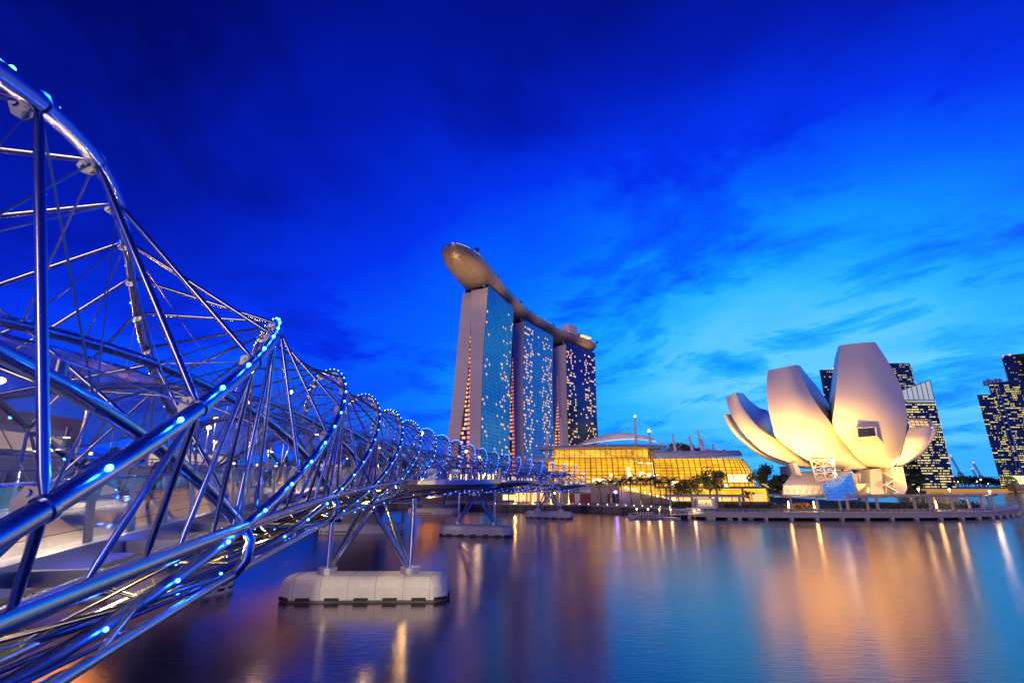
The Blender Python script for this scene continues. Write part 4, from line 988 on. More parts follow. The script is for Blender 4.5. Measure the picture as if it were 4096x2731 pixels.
for (px, py, y, en) in ((1255, 1215, 187, 2600), (1440, 1200, 189, 1800), (700, 1200, 178, 1500), (1180, 1240, 197, 1500)):
    ld = bpy.data.lights.new('museum_base_lamp', 'SPOT'); ld.spot_size = rad(150); ld.energy = en * 2; ld.color = (1, .56, .16); ld.shadow_soft_size = .5; lo = bpy.data.objects.new('museum_base_lamp', ld); COL.objects.link(lo); lo.location = c3(px, py, y) - Vector((0, 3, 1)); lo.rotation_euler = (rad(130), 0, 0)
# entrance pavilion: tent-like roof on trussed walls with a blue crystal of glass
pav = thing('glass_pavilion', 'low museum entrance with a sloping pale roof and a blue glass prism', 'building', c3(850, 1310, 184))
ra = [c3(550, 1216, 182), c3(842, 1212, 182), c3(1090, 1107, 186), c3(940, 1103, 193), c3(640, 1106, 193)]
mb = MB(); mb.add(ra + [v - Vector((0, 0, .5)) for v in ra], [(0, 1, 2, 3, 4), (9, 8, 7, 6, 5)] + [(i, i + 5, (i + 1) % 5 + 5, (i + 1) % 5) for i in range(5)]); part(mb, 'sloping_roof', M['petal'], pav)
mb = MB(); mb.bar(c3(556, 1222, 181.8), c3(845, 1218, 181.8), .5, .5); mb.bar(c3(556, 1285, 181.8), c3(900, 1285, 181.8), .4, .4)
for i in range(13):
    x = 556 + i * 24; mb.bar(c3(x, 1222, 181.8), c3(x + (14 if i % 2 else -4), 1312, 181.8), .34, .34)
    if i < 12: mb.bar(c3(x, 1222, 181.9), c3(x + 24, 1285, 181.9), .2, .2)
part(mb, 'truss_wall', M['white_steel'], pav)
wall_px([(565, 1225), (850, 1222), (890, 1312), (565, 1312)], 184, 1, 'lobby_glazing', M['warmwin'], None, pav)
wall_px([(630, 1258), (722, 1254), (722, 1275), (630, 1279)], 182.6, .4, 'lit_sign_panel', M['shop'], None, pav)
q = [c3(850, 1212, 181.5), c3(1092, 1106, 184), c3(1132, 1325, 182), c3(893, 1332, 178)]
uvgrid('crystal_glass', [[q[3], q[2]], [q[0], q[1]]], [[(0, 0), (25, 0)], [(-4, 11), (21, 20)]], M['blueglass'], pav)
mb = MB(); mb.add([q[1], q[2], c3(1150, 1300, 190), c3(1100, 1110, 193)], [(0, 1, 2, 3)]); mb.add([q[0], q[3], c3(860, 1312, 184), c3(842, 1214, 183)], [(0, 1, 2, 3)]); part(mb, 'crystal_side', M['darkglass'], pav)
mb = MB()
for a, b in ((0, 1), (1, 2), (2, 3), (3, 0)): mb.bar(q[a] + Vector((0, -.1, 0)), q[b] + Vector((0, -.1, 0)), .28, .28)
for f in (.2, .4, .6, .8): mb.bar(q[0] + (q[1] - q[0]) * f + Vector((0, -.08, 0)), q[3] + (q[2] - q[3]) * f + Vector((0, -.08, 0)), .2, .2)
part(mb, 'crystal_frame', M['white_steel'], pav)
wall_px([(632, 1042), (660, 1042), (705, 1145), (655, 1128)], 187, 3, 'roof_fin', M['petal'], None, pav)

# ------------------------------------------------------------------ boardwalk round the museum
BZ = 2.5
front = [(62, 184), (68, 178), (82, 175.6), (96.5, 174.8), (125.8, 174.8), (145, 175.6), (157.3, 177.6), (170, 183), (181, 190.4), (194, 199.5), (204, 208), (209, 216), (209.5, 224), (205, 230)]
back = [(196, 224), (186, 206), (160, 194.2), (62, 195)]
bw = thing('boardwalk', 'curved concrete boardwalk on piles in front of the lotus shaped museum', 'boardwalk', (125, 175, BZ))
fr2 = [Vector((x, y, 0)) for x, y in front]
cen = Vector((125, 215, 0))
def off_in(p, d): return p + (cen - p).normalized() * d
mb = MB(); poly = [(p.x, p.y) for p in fr2] + back; mb.prism(poly, BZ - .35, BZ); part(mb, 'boardwalk_deck', M['quay'], bw)
mb = MB(); p2 = [off_in(p, .5) for p in fr2]; p3 = [off_in(p, 1.6) for p in fr2]
mb.grid([[a + Vector((0, 0, BZ - .352)), a + Vector((0, 0, .75)), b + Vector((0, 0, .75)), b + Vector((0, 0, BZ - .352))] for a, b in zip(p2, p3)], True); part(mb, 'edge_beam', M['quay'], bw)
mb = MB(); L = 0
def along(pts, step):
    out = []; acc = 0
    for a, b in zip(pts, pts[1:]):
        d = (b - a).length; t = (step - acc) % step if acc else 0
        while t < d: out.append(a + (b - a) * (t / d)); t += step
        acc = (acc + d) % step
    return out
for p in along([off_in(p, 1.0) for p in fr2], 8.5): mb = MB(); mb.box((p.x, p.y, -1), 1.0, 1.2, 1.74); part(mb, 'pile', M['concrete'], bw)
rl = thing('boardwalk_railing', 'low leaning metal railing along the outer edge of the museum boardwalk', 'railing', (125, 175.3, BZ))
mb = MB(); tp = [off_in(p, .1) + Vector((0, 0, BZ + 1.05)) for p in fr2]; mb.tube(tp, .06, 6, True); part(mb, 'top_rail', M['white_steel'], rl, True)
mb = MB()
for p in along([off_in(p, .4) for p in fr2], 1.9): mb.bar(Vector((p.x, p.y, BZ)), off_in(Vector((p.x, p.y, 0)), -.3) + Vector((0, 0, BZ + 1.05)), .09, .09)
part(mb, 'rail_post', M['white_steel'], rl)
mb = MB(); q0 = [off_in(p, .38) + Vector((0, 0, BZ + .12)) for p in fr2]; q1 = [off_in(p, .14) + Vector((0, 0, BZ + .95)) for p in fr2]; mb.grid([[a, b] for a, b in zip(q0, q1)]); part(mb, 'mesh_panel', M['canopy'], rl)

def pergola(label, cols, beam, y, zt, width, lampy=None):
    t = thing('pergola', label, 'pergola', at_z(cols[0][0], 2030, BZ), 'pergolas on the waterfront')
    for px, d in cols:
        b = at_y(px, 2030, y + d); zb = BZ if y < 190 else LZ
        mb = MB(); mb.tube([Vector((b.x, b.y, zb)), Vector((b.x, b.y, zt - .3))], [.55, .42], 10); part(mb, 'column', M['quay'], t, True)
    pts = [at_y(px, 1978, y + d) for px, d in beam]
    for q in pts: q.z = zt
    for o in (0, width):
        mb = MB(); mb.tube([p + Vector((0, o, -.15)) for p in pts], .38, 8); part(mb, 'beam', M['quay'], t, True)
    mb = MB()
    for p in along(pts, 1.5): mb.bar(p + Vector((0, -1.2, .3)), p + Vector((0, width + 1.2, .3)), .16, .3)
    part(mb, 'slat_roof', M['quay'], t)
    return t
pergola('straight pergola left of the museum with four columns beside a lit kiosk', ((2683, 0), (2773, 0), (2867, 0), (2962, 0)), ((2668, 0), (2985, 0)), 200, 7.3, 3.5)
pergola('pergola in the middle standing in front of the glass pavilion and flower bed', ((3166, 0), (3272, 0), (3393, 0), (3512, 0), (3362, 6), (3472, 6)), ((3125, 0), (3545, 0)), 181, 7.6, 5.5)
pergola('curved pergola at the right end of the boardwalk beside clipped hedges', ((3724, 0), (3813, 2), (3880, 6), (3932, 11), (3977, 18), (3958, 20), (3661, 7), (3745, 9)), ((3560, 0), (3700, 0), (3800, 2), (3880, 6), (3940, 12), (3985, 20)), 181, 7.7, 6.0)

def street_lamp(label, p, base, power, col='warm', grp=None, big=.35):
    t = thing('street_lamp', label, 'lamp', (p.x, p.y, base), grp)
    mb = MB(); mb.tube([Vector((p.x, p.y, base)), Vector((p.x, p.y, p.z - .2))], [.14, .07], 8); part(mb, 'lamp_post', M['steel_plate'], t, True)
    mb = MB(); mb.ball(p, big, 10, 8, .8); part(mb, 'lamp_head', M[col], t, True)
    if power:
        ld = bpy.data.lights.new('street_lamp_light', 'POINT'); ld.energy = power; ld.color = (1, .66, .28); ld.shadow_soft_size = .5
        lo = bpy.data.objects.new('street_lamp_light', ld); COL.objects.link(lo); lo.location = p + Vector((0, -.3, -big - .3))
    return t
for i, (px, py) in enumerate(((3673, 1955), (3797, 1957), (3958, 1963))):
    street_lamp(['starry lamp above the curved pergola close to the museum wall', 'bright lamp over the middle of the curved pergola', 'lamp above the right end of the curved pergola'][i], at_y(px, py, 192), BZ, 450, 'whitelamp', None, .36)
# hedges, flower bed, kiosk
def hedge(label, x0, x1, y, h, m_, seed, cat_='hedge', name='hedge'):
    rr = random.Random(seed); a, b = at_y(x0, 2020, y), at_y(x1, 2020, y); t = thing(name, label, cat_, ((a.x + b.x) / 2, y, LZ - .2))
    mb = MB(); n = int((b.x - a.x) * 44)
    for _ in range(n):
        f = rr.random(); x = a.x + (b.x - a.x) * f; k = h * (.72 + .28 * math.sin(x * 1.3 + seed) * math.sin(x * .47)); d = rr.random()
        mb.leaf((x, y + (rr.random() - .5) * 2.6, LZ - .2 + k * d ** .6), .26 + .2 * rr.random(), rr)
    part(mb, 'foliage', M[m_], t); mb = MB()
    x = a.x + .5
    while x < b.x: mb.tube([(x, y, LZ - .3), (x + .1, y, LZ + h * .5)], .05, 4); x += 1.4
    part(mb, 'stem', M['bark'], t); return t
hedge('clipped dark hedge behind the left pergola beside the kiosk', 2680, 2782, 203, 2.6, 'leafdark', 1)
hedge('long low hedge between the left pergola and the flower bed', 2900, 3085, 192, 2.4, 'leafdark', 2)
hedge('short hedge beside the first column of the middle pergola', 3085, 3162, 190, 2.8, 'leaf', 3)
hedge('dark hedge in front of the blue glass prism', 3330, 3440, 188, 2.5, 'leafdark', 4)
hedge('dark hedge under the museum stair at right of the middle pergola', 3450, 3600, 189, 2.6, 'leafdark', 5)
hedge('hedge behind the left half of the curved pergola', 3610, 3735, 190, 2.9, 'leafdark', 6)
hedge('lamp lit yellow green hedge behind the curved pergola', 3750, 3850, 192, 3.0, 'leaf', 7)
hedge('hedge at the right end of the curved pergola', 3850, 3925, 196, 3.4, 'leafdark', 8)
fb = hedge('flower bed of orange and yellow blossom lit by ground lamps', 3172, 3262, 187, 2.4, 'leafwarm', 9, 'flower bed', 'flower_bed')
rr = random.Random(5); mb = MB(); a, b = at_y(3180, 2020, 186), at_y(3240, 2020, 186)
for _ in range(160): mb.leaf((a.x + (b.x - a.x) * rr.random(), 186 + rr.random(), LZ + 1.4 + rr.random()), .25, rr)
part(mb, 'blossom', M['flower'], fb)
def ground_lamp(label, px, py, y, power):
    p = at_y(px, py, y); t = thing('ground_lamp', label, 'lamp', (p.x, p.y, LZ - .1)); mb = MB(); mb.tube([(p.x, p.y, LZ - .1), (p.x, p.y, LZ + .6)], .09, 8); part(mb, 'stem', M['steel_plate'], t)
    mb = MB(); mb.tube([(p.x, p.y, LZ + .6), (p.x, p.y, LZ + 3.0)], [.28, .12], 8); part(mb, 'lit_tube', M['warm'], t)
    ld = bpy.data.lights.new('ground_lamp_light', 'POINT'); ld.energy = power; ld.color = (1, .6, .16); ld.shadow_soft_size = .3; lo = bpy.data.objects.new('ground_lamp_light', ld); COL.objects.link(lo); lo.location = (p.x, p.y - .7, LZ + 1.6)
ground_lamp('glowing upright lamp at the left end of the flower bed', 3154, 2020, 185, 500); ground_lamp('glowing upright lamp at the right end of the flower bed', 3256, 2020, 184.5, 500)
ground_lamp('glowing upright lamp in the hedge under the curved pergola', 3745, 2020, 188, 350); ground_lamp('glowing upright lamp in the lit hedge right of the curved pergola middle', 3812, 2020, 188, 350)
kp = at_y(2820, 2026, 197); ki = thing('kiosk', 'small white kiosk with a bright open counter under the left pergola', 'kiosk', (kp.x, kp.y, LZ))
mb = MB(); kw, kh = 3.5, 3.3
for x in (-kw + .35, kw - .35): mb.box((kp.x + x, kp.y, LZ), .7, 2.4, kh)
mb.box((kp.x, kp.y, LZ + kh), kw * 2, 2.5, .4); mb.box((kp.x, kp.y, LZ), kw * 2 - 1.4, 2.3, .9); part(mb, 'kiosk_body', M['white_steel'], ki)
mb = MB(); mb.quad((kp.x - kw + .7, kp.y + .9, LZ + .9), (kp.x + kw - .7, kp.y + .9, LZ + .9), (kp.x + kw - .7, kp.y + .9, LZ + kh), (kp.x - kw + .7, kp.y + .9, LZ + kh)); part(mb, 'lit_counter', M['warmwin2'], ki)
mb = MB(); rr = random.Random(9)
for i in range(9): mb.box((kp.x - 2.4 + i * .55, kp.y + .6, LZ + 1.0), .3, .2, .5 + rr.random() * .9)
part(mb, 'counter_goods', M['brownwall'], ki)

# ------------------------------------------------------------------ trees and palms
def tree(label, px, py, y, base, h, r, m_, seed, grp=None, n=900, leaf=.45, cat_='tree', name='tree', squash=.8):
    rr = random.Random(seed); p = at_y(px, py, y); b = Vector((p.x, y, base)); t = thing(name, label, cat_, b, grp)
    tr = MB(); top = b + Vector((rr.uniform(-.4, .4), 0, h * .55)); tr.tube([b, b + (top - b) * .5 + Vector((.15, 0, 0)), top], [h * .035, h * .027, h * .018], 8)
    cr = MB(); cl_ = []
    for i in range(11):
        a = rr.random() * 6.28; q = r * (.25 + .62 * rr.random()); c = b + Vector((math.cos(a) * q, math.sin(a) * q, h * (.52 + .42 * rr.random()) * 1.0)); cl_.append(c)
        s_ = b + (top - b) * (.55 + .45 * rr.random()); tr.tube([s_, s_ + (c - s_) * .5 + Vector((0, 0, .3)), c], [h * .014, h * .009, h * .004], 5)
    cl_.append(b + Vector((0, 0, h * .92)))
    for c in cl_:
        bush(cr, c, r * (.30 + .22 * rr.random()), n // 12, rr, leaf, squash)
    part(tr, 'trunk', M['bark'], t, True); part(cr, 'crown', M[m_], t); return t
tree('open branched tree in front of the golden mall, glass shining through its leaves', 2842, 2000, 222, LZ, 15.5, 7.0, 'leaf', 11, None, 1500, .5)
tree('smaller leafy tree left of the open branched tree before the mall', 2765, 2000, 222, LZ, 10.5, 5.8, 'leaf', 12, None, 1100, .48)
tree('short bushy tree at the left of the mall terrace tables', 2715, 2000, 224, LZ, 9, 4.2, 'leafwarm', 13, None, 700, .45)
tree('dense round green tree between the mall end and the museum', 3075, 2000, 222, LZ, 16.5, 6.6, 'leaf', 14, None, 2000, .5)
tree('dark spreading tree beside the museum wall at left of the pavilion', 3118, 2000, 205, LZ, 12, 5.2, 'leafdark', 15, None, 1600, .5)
for (px, py, y, en) in ((2800, 2000, 218, 2600), (3060, 2000, 217, 2200), (2560, 2006, 233, 1500), (2460, 2006, 233, 1200)):
    ld = bpy.data.lights.new('tree_uplight', 'SPOT'); ld.spot_size = rad(140); ld.energy = en * 2; ld.color = (1, .66, .22); ld.shadow_soft_size = .4; lo = bpy.data.objects.new('tree_uplight', ld); COL.objects.link(lo); p_ = at_y(px, py, y); lo.location = (p_.x, y, LZ + .4); lo.rotation_euler = (rad(165), 0, 0)
tree('small tree by the terrace under the mall end', 3000, 2000, 228, LZ, 6, 2.2, 'leafdark', 16, None, 260, .35)
for i, px in enumerate((2692, 2716, 2742, 2768, 2790)):
    tree('%s roof garden tree from the left behind the masts' % ordinal(i), px, 1800, 322 + i * 2, 22.5, 15 - abs(i - 1) * 1.2, 5.5, 'leafdark', 20 + i, 'roof garden trees behind the masts', 420, .7)
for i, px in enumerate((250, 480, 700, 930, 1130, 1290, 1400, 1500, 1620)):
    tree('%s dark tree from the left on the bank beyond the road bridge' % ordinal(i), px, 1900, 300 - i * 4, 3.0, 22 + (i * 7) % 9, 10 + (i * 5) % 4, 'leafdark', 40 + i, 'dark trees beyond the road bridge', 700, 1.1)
def palm(label, px, y, h, seed, grp, lean=0.0):
    rr = random.Random(seed); p = at_y(px, 2005, y); b = Vector((p.x, y, LZ)); t = thing('palm_tree', label, 'palm', b, grp)
    top = b + Vector((lean, 0, h)); tr = MB(); tr.tube([b, b + Vector((lean * .2, 0, h * .08)), b + Vector((lean * .5, 0, h * .5)), top], [.42, .30, .26, .17], 9); part(tr, 'trunk', M['bark'], t, True)
    mb = MB()
    for i in range(20):
        a = i * 2.4 + rr.random() * .4; el_ = rad(rr.uniform(-12, 68)); L_ = rr.uniform(5.0, 6.4); dx, dy = math.cos(a), math.sin(a); prev = top; pts = [top]
        for k in range(1, 9):
            f = k / 8; ang = el_ - 1.5 * f ** 1.5; pts.append(pts[-1] + Vector((dx * math.cos(ang), dy * math.cos(ang), math.sin(ang))) * (L_ / 8))
        for k in range(1, 9):
            f = k / 8; sd2 = Vector((-dy, dx, 0)); wv = 1.0 * math.sin(math.pi * min(1, .25 + f * .75)) + .08
            for sg in (1, -1):
                for q in (0, .5):
                    c = pts[k - 1] + (pts[k] - pts[k - 1]) * q; d2 = (pts[k] - pts[k - 1])
                    mb.add([c, c + d2 * .42, c + sd2 * sg * wv + d2 * .9 - Vector((0, 0, wv * (.35 + .5 * rr.random())))], [(0, 1, 2)])
    part(mb, 'fronds', M['leafdark' if seed % 3 else 'leaf'], t); return t
for i, px in enumerate((2404, 2444, 2486, 2527, 2566, 2606, 2646, 2684)):
    palm('%s palm from the left in the row before the mall' % ordinal(i), px, 236 - i * .8, 9.6 + (i * 37 % 17) * .1, 60 + i, 'palms in a row before the mall', (i % 3 - 1) * .3)
for i, px in enumerate((2075, 2107, 2121, 2155, 2180, 2214, 2250)):
    palm('%s lamp lit palm from the left under the footbridge' % ordinal(i), px, 252 + (i % 2) * 5, 12.5, 80 + i, 'palms on the promenade under the footbridge', .2)
for i, px in enumerate((2060, 2097, 2132, 2168, 2203, 2238, 2275)):
    p = at_y(px, 2005, 248); t = thing('light_column', '%s slim glowing column from the left under the footbridge' % ordinal(i), 'lamp', (p.x, 248, LZ), 'slim light columns on the promenade')
    mb = MB(); mb.tube([(p.x, 248, LZ), (p.x, 248, LZ + .5)], .14, 8); part(mb, 'column_base', M['steel_plate'], t); mb = MB(); mb.tube([(p.x, 248, LZ + .5), (p.x, 248, LZ + 6.2)], .10, 8); part(mb, 'lit_shaft', M['warmwin2'], t)
    if i % 2 == 0:
        ld = bpy.data.lights.new('column_light', 'POINT'); ld.energy = 1500; ld.color = (1, .62, .15); ld.shadow_soft_size = .3; lo = bpy.data.objects.new('column_light', ld); COL.objects.link(lo); lo.location = (p.x, 247, LZ + .8)
# low building on the bank under the bridge, ramp with a row of lamps
lb = thing('boathouse', 'low brown pavilion with dark red doors under the end of the footbridge', 'building', at_y(2340, 2005, 262))
a, b = at_y(2180, 2005, 262), at_y(2480, 2005, 262)
mb = MB(); q = [Vector((a.x, 262, LZ)), Vector((b.x, 262, LZ)), Vector((b.x, 276, LZ)), Vector((a.x, 276, LZ))]; mb.hexa(q + [v + Vector((0, 0, 8.2)) for v in q]); part(mb, 'wall', M['brownwall'], lb)
red = mat('dark_red_door', (0.16, 0.022, 0.018), 0.5)
for i, (x0, x1, mm) in enumerate(((2278, 2300, red), (2300, 2322, M['bluegrey']), (2322, 2366, red), (2430, 2448, red), (2448, 2470, M['darkglass']), (2470, 2496, red))):
    u, v = at_y(x0, 2005, 261.9), at_y(x1 - 2, 2005, 261.9); mb = MB(); mb.quad(Vector((u.x, 261.9, LZ)), Vector((v.x, 261.9, LZ)), Vector((v.x, 261.9, LZ + 4.2)), Vector((u.x, 261.9, LZ + 4.2))); part(mb, 'door', mm, lb)
for i, x0 in enumerate(range(2278, 2366, 22)):
    u, v = at_y(x0, 2005, 261.9), at_y(x0 + 20, 2005, 261.9); mb = MB(); mb.quad(Vector((u.x, 261.88, LZ + 4.8)), Vector((v.x, 261.88, LZ + 4.8)), Vector((v.x, 261.88, LZ + 7.0)), Vector((u.x, 261.88, LZ + 7.0))); part(mb, 'window', M['bluegrey'], lb)
for px in (2065, 2100, 2132, 2160):
    u, v = at_y(px, 2005, 268), at_y(px + 26, 2005, 268); t = thing('lit_storefront', 'golden lit storefront bay behind the palms at pixel row %d' % px, 'storefront', Vector((u.x, 268, LZ)), 'lit storefronts under the footbridge')
    t['label'] = {2065: 'leftmost golden storefront behind the palms under the bridge', 2100: 'second golden storefront from the left behind the palms', 2132: 'third golden storefront from the left behind the palms', 2160: 'rightmost golden storefront behind the palms under the bridge'}[px]
    mb = MB(); mb.quad(Vector((u.x, 268, LZ + .4)), Vector((v.x, 268, LZ + .4)), Vector((v.x, 268, LZ + 7)), Vector((u.x, 268, LZ + 7))); part(mb, 'window', M['warmwin2' if px % 2 else 'warmwin'], t)
    mb = MB(); mb.box(((u.x + v.x) / 2, 269.2, LZ), v.x - u.x + .6, 2, 7.8); part(mb, 'wall', M['concrete'], t)
rp = thing('curved_ramp', 'brown curved ramp wall sloping down behind the palms', 'ramp', at_y(2580, 2000, 250))
tops = [(2478, 1962), (2520, 1964), (2560, 1972), (2610, 1981), (2650, 1990), (2690, 2000)]
mb = MB(); rows = []
for i, (px, py) in enumerate(tops):
    p = at_y(px, py, 252 - i * 2.5); rows.append([Vector((p.x, p.y, LZ)), p, p + Vector((0, 3, 0)), Vector((p.x, p.y + 3, LZ))])
mb.grid(rows, True); mb.f.append((0, 1, 2, 3)); part(mb, 'ramp_wall', M['brownwall'], rp); mb = MB(); mb.tube([r[1] + Vector((0, .2, 1.0)) for r in rows], .06, 5); part(mb, 'ramp_rail', M['steel_plate'], rp)
for i, (px, py) in enumerate(((2500, 1950), (2513, 1955), (2529, 1955), (2539, 1958), (2550, 1963), (2580, 1968), (2600, 1974), (2629, 1983))):
    p = at_y(px, py, 252 - (px - 2478) / 212 * 12.5); street_lamp('%s small lamp from the top of the curved ramp' % ordinal(i), p, p.z - 1.2, 60 if i % 3 == 0 else 0, 'whitelamp', 'small lamps along the curved ramp', .26)
for i, (px, py) in enumerate(((2444, 1899), (2520, 1899), (2560, 1902), (2596, 1898), (2616, 1901), (2630, 1899))):
    p = at_y(px, py, 246); street_lamp('%s tall globe lamp from the left among the palm crowns' % ordinal(i), p, LZ, 0, 'whitelamp', 'tall globe lamps among the palms', .55 if i in (0, 1, 3) else .32)
vp = at_y(2462, 1967, 250); vl = street_lamp('violet blue lamp on a post beside the dark red doors', vp, LZ, 0, 'bluelamp', None, .75)
ld = bpy.data.lights.new('violet_light', 'POINT'); ld.energy = 700; ld.color = (.35, .25, 1); lo = bpy.data.objects.new('violet_light', ld); COL.objects.link(lo); lo.location = vp + Vector((0, -1.5, -1))

# ------------------------------------------------------------------ boat, gangway, quay lamps
bp_ = at_z(2585, 2074, 0); boat = thing('river_boat', 'small wooden river boat with a dark canopy moored below the sea wall', 'boat', bp_)
Lh = 6.1; rows = []
for i in range(15):
    f = i / 14; x = -Lh + 2 * Lh * f; wd = 1.55 * min(1, (f * 3.2) ** .6 if f < .32 else 1, (1.25 - f) * 2.2); sh = .95 + .75 * max(0, (.3 - f) / .3) ** 1.6 + .25 * max(0, (f - .7) / .3)
    rows.append([bp_ + Vector((x, y * wd, z)) for y, z in ((0, -.35), (-.62, -.2), (-.95, .25), (-1.0, sh), (-.9, sh), (-.88, .45), (.88, .45), (.9, sh), (1.0, sh), (.95, .25), (.62, -.2))])
mb = MB(); mb.grid(rows, True); mb.f.append(tuple(range(11))); mb.f.append(tuple(range(len(mb.v) - 11, len(mb.v)))[::-1]); hull = part(mb, 'hull', mat('pale_blue_boat_paint', (0.40, 0.47, 0.60), 0.4), boat)
mb = MB(); mb.tube([r[3] + Vector((0, -.04, -.05)) for r in rows], .07, 5); mb.tube([r[2] + Vector((0, -.04, .1)) for r in rows], .05, 5); part(mb, 'rubbing_strake', M['brownwall'], hull)
mb = MB()
for i in range(5): mb.tube([bp_ + Vector((-3.6 + i * 1.6, -1.62, .55)), bp_ + Vector((-3.6 + i * 1.6, -1.72, .55))], .26, 10)
part(mb, 'tyre_fender', M['rubber'], boat)
mb = MB(); rf = []
for i in range(9):
    f = i / 8; x = -3.5 + 6.0 * f; rf.append([bp_ + Vector((x, y, 2.55 + .28 * (1 - y * y / 2.2) - .35 * max(0, (.15 - f)))) for y in (-1.45, -1, -.5, 0, .5, 1, 1.45)])
mb.grid(rf); mb.grid([[q - Vector((0, 0, .12)) for q in r] for r in rf]); part(mb, 'canopy', M['rubber'], boat, True)
mb = MB()
for i in range(7):
    for y in (-1.4, 1.4): mb.tube([bp_ + Vector((-3.6 + i * 1.0, y, .9)), bp_ + Vector((-3.2 + i * .95, y, 2.6))], .05, 5)
part(mb, 'canopy_post', M['white_steel'], boat)
mb = MB()
for i in range(5):
    x = -2.7 + i; mb.quad(bp_ + Vector((x, -1.36, 1.2)), bp_ + Vector((x + .35, -1.36, 1.2)), bp_ + Vector((x + .75, -1.36, 2.45)), bp_ + Vector((x + .45, -1.36, 2.45)))
part(mb, 'rolled_curtain', M['white'], boat)
mb = MB(); mb.box(bp_ + Vector((0, 0, .5)), 5.6, 2.2, .8); part(mb, 'bench_row', M['brownwall'], boat)
mb = MB(); mb.tube([bp_ + Vector((-5.6, -.5, 1.5)), bp_ + Vector((-5.2, -.8, 2.1)), bp_ + Vector((-4.2, -1.2, 2.0))], .05, 5); mb.tube([bp_ + Vector((4.2, -1.4, 1.1)), bp_ + Vector((4.4, -1.4, 1.9)), bp_ + Vector((5.7, -1.0, 1.9))], .05, 5); part(mb, 'bow_rail', M['white_steel'], boat)
gw = thing('gangway', 'white trussed gangway running from the pontoon to the boardwalk', 'gangway', at_y(2752, 2058, 180))
mb = MB(); A1, B1 = at_y(2684, 2058, 180), at_y(2826, 2055, 180); hgt = Vector((0, 0, 1.75))
for o in (0, 1.8):
    d = Vector((0, o, 0)); mb.bar(A1 + d, B1 + d, .16, .2)
    mb.bar(A1 + d + hgt + (B1 - A1) * .06, B1 + d + hgt - (B1 - A1) * .06, .14, .16)
    n = 14
    for i in range(n): 
        f0, f1 = i / n, (i + 1) / n; p0 = A1 + (B1 - A1) * f0 + d + (hgt if i % 2 else Vector()); p1 = A1 + (B1 - A1) * f1 + d + (Vector() if i % 2 else hgt); mb.bar(p0, p1, .1, .1)
part(mb, 'truss', M['white_steel'], gw); mb = MB(); mb.hexa([A1 + Vector((0, 0, -.1)), B1 + Vector((0, 0, -.1)), B1 + Vector((0, 1.8, -.1)), A1 + Vector((0, 1.8, -.1)), A1 + Vector((0, 0, .02)), B1 + Vector((0, 0, .02)), B1 + Vector((0, 1.8, .02)), A1 + Vector((0, 1.8, .02))]); part(mb, 'walkway', M['quay'], gw)
jt = thing('landing_stage', 'low concrete landing stage joining the gangway to the boardwalk', 'jetty', at_y(2900, 2060, 180))
mb = MB(); a, b = at_y(2822, 2056, 180), at_y(3010, 2056, 179); mb.hexa([Vector((a.x, 178, .9)), Vector((b.x, 176.5, .9)), Vector((b.x, 186, .9)), Vector((a.x, 186, .9)), Vector((a.x, 178, 1.7)), Vector((b.x, 176.5, 1.9)), Vector((b.x, 186, 1.9)), Vector((a.x, 186, 1.7))]); part(mb, 'stage_deck', M['quay'], jt)
for f in (.05, .5, .95): mb = MB(); mb.box((a.x + (b.x - a.x) * f, 179.5, -1), 1.6, 1.4, 1.9); part(mb, 'stage_pile', M['concrete'], jt)
mb = MB(); mb.bar((a.x, 178.2, 2.75), (b.x, 176.8, 2.95), .07, .07)
for i in range(14): f = i / 13; mb.bar((a.x + (b.x - a.x) * f, 178.2 - 1.4 * f, 1.7 + .2 * f), (a.x + (b.x - a.x) * f, 178.2 - 1.4 * f, 2.75 + .2 * f), .07, .07)
part(mb, 'stage_rail', M['white_steel'], jt)
pt = thing('pontoon', 'floating pontoon at the foot of the gangway behind the boat', 'pontoon', at_y(2620, 2066, 186))
mb = MB(); a, b = at_y(2515, 2066, 188), at_y(2700, 2066, 185); mb.hexa([Vector((a.x, 188, -.3)), Vector((b.x, 179, -.3)), Vector((b.x, 184, -.3)), Vector((a.x, 193, -.3)), Vector((a.x, 188, .5)), Vector((b.x, 179, .5)), Vector((b.x, 184, .5)), Vector((a.x, 193, .5))]); part(mb, 'float', M['quay'], pt)
mb = MB(); mb.bar((a.x, 188, 1.5), (b.x, 179.2, 1.5), .07, .07)
for i in range(9): f = i / 8; mb.bar((a.x + (b.x - a.x) * f, 188 - 8.8 * f, .5), (a.x + (b.x - a.x) * f, 188 - 8.8 * f, 1.5), .07, .07)
part(mb, 'pontoon_rail', M['white_steel'], pt)
for i, (px, py) in enumerate(((2547, 2035), (2592, 2036), (2637, 2036), (2683, 2037), (2777, 2040))):
    p = at_y(px, py, 189 - i * 2); street_lamp('%s starry golden lamp from the left above the pontoon and gangway' % ordinal(i), p, .4 if i < 4 else .2, 160, 'warm', 'golden lamps along the pontoon', .30)
# promenade railing with small lights
rl2 = thing('promenade_railing', 'thin railing with small glowing lights along the top of the sea wall', 'railing', (40, 222, LZ))
mb, ms = MB(), MB(); pp = [Vector((x, y, 0)) for x, y in ((28, 229.2), (46, 216.5), (60, 196.6))]; mb.tube([p + Vector((0, 0, LZ + 1.2)) for p in pp], .05, 5)
for i, p in enumerate(along(pp, 2.2)): mb.bar(p + Vector((0, 0, LZ)), p + Vector((0, 0, LZ + 1.2)), .06, .06); (ms.ball(p + Vector((0, -.1, LZ + .5)), .13, 6, 4) if i % 2 else None)
part(mb, 'rail', M['steel_plate'], rl2); part(ms, 'rail_light', M['warm'], rl2)

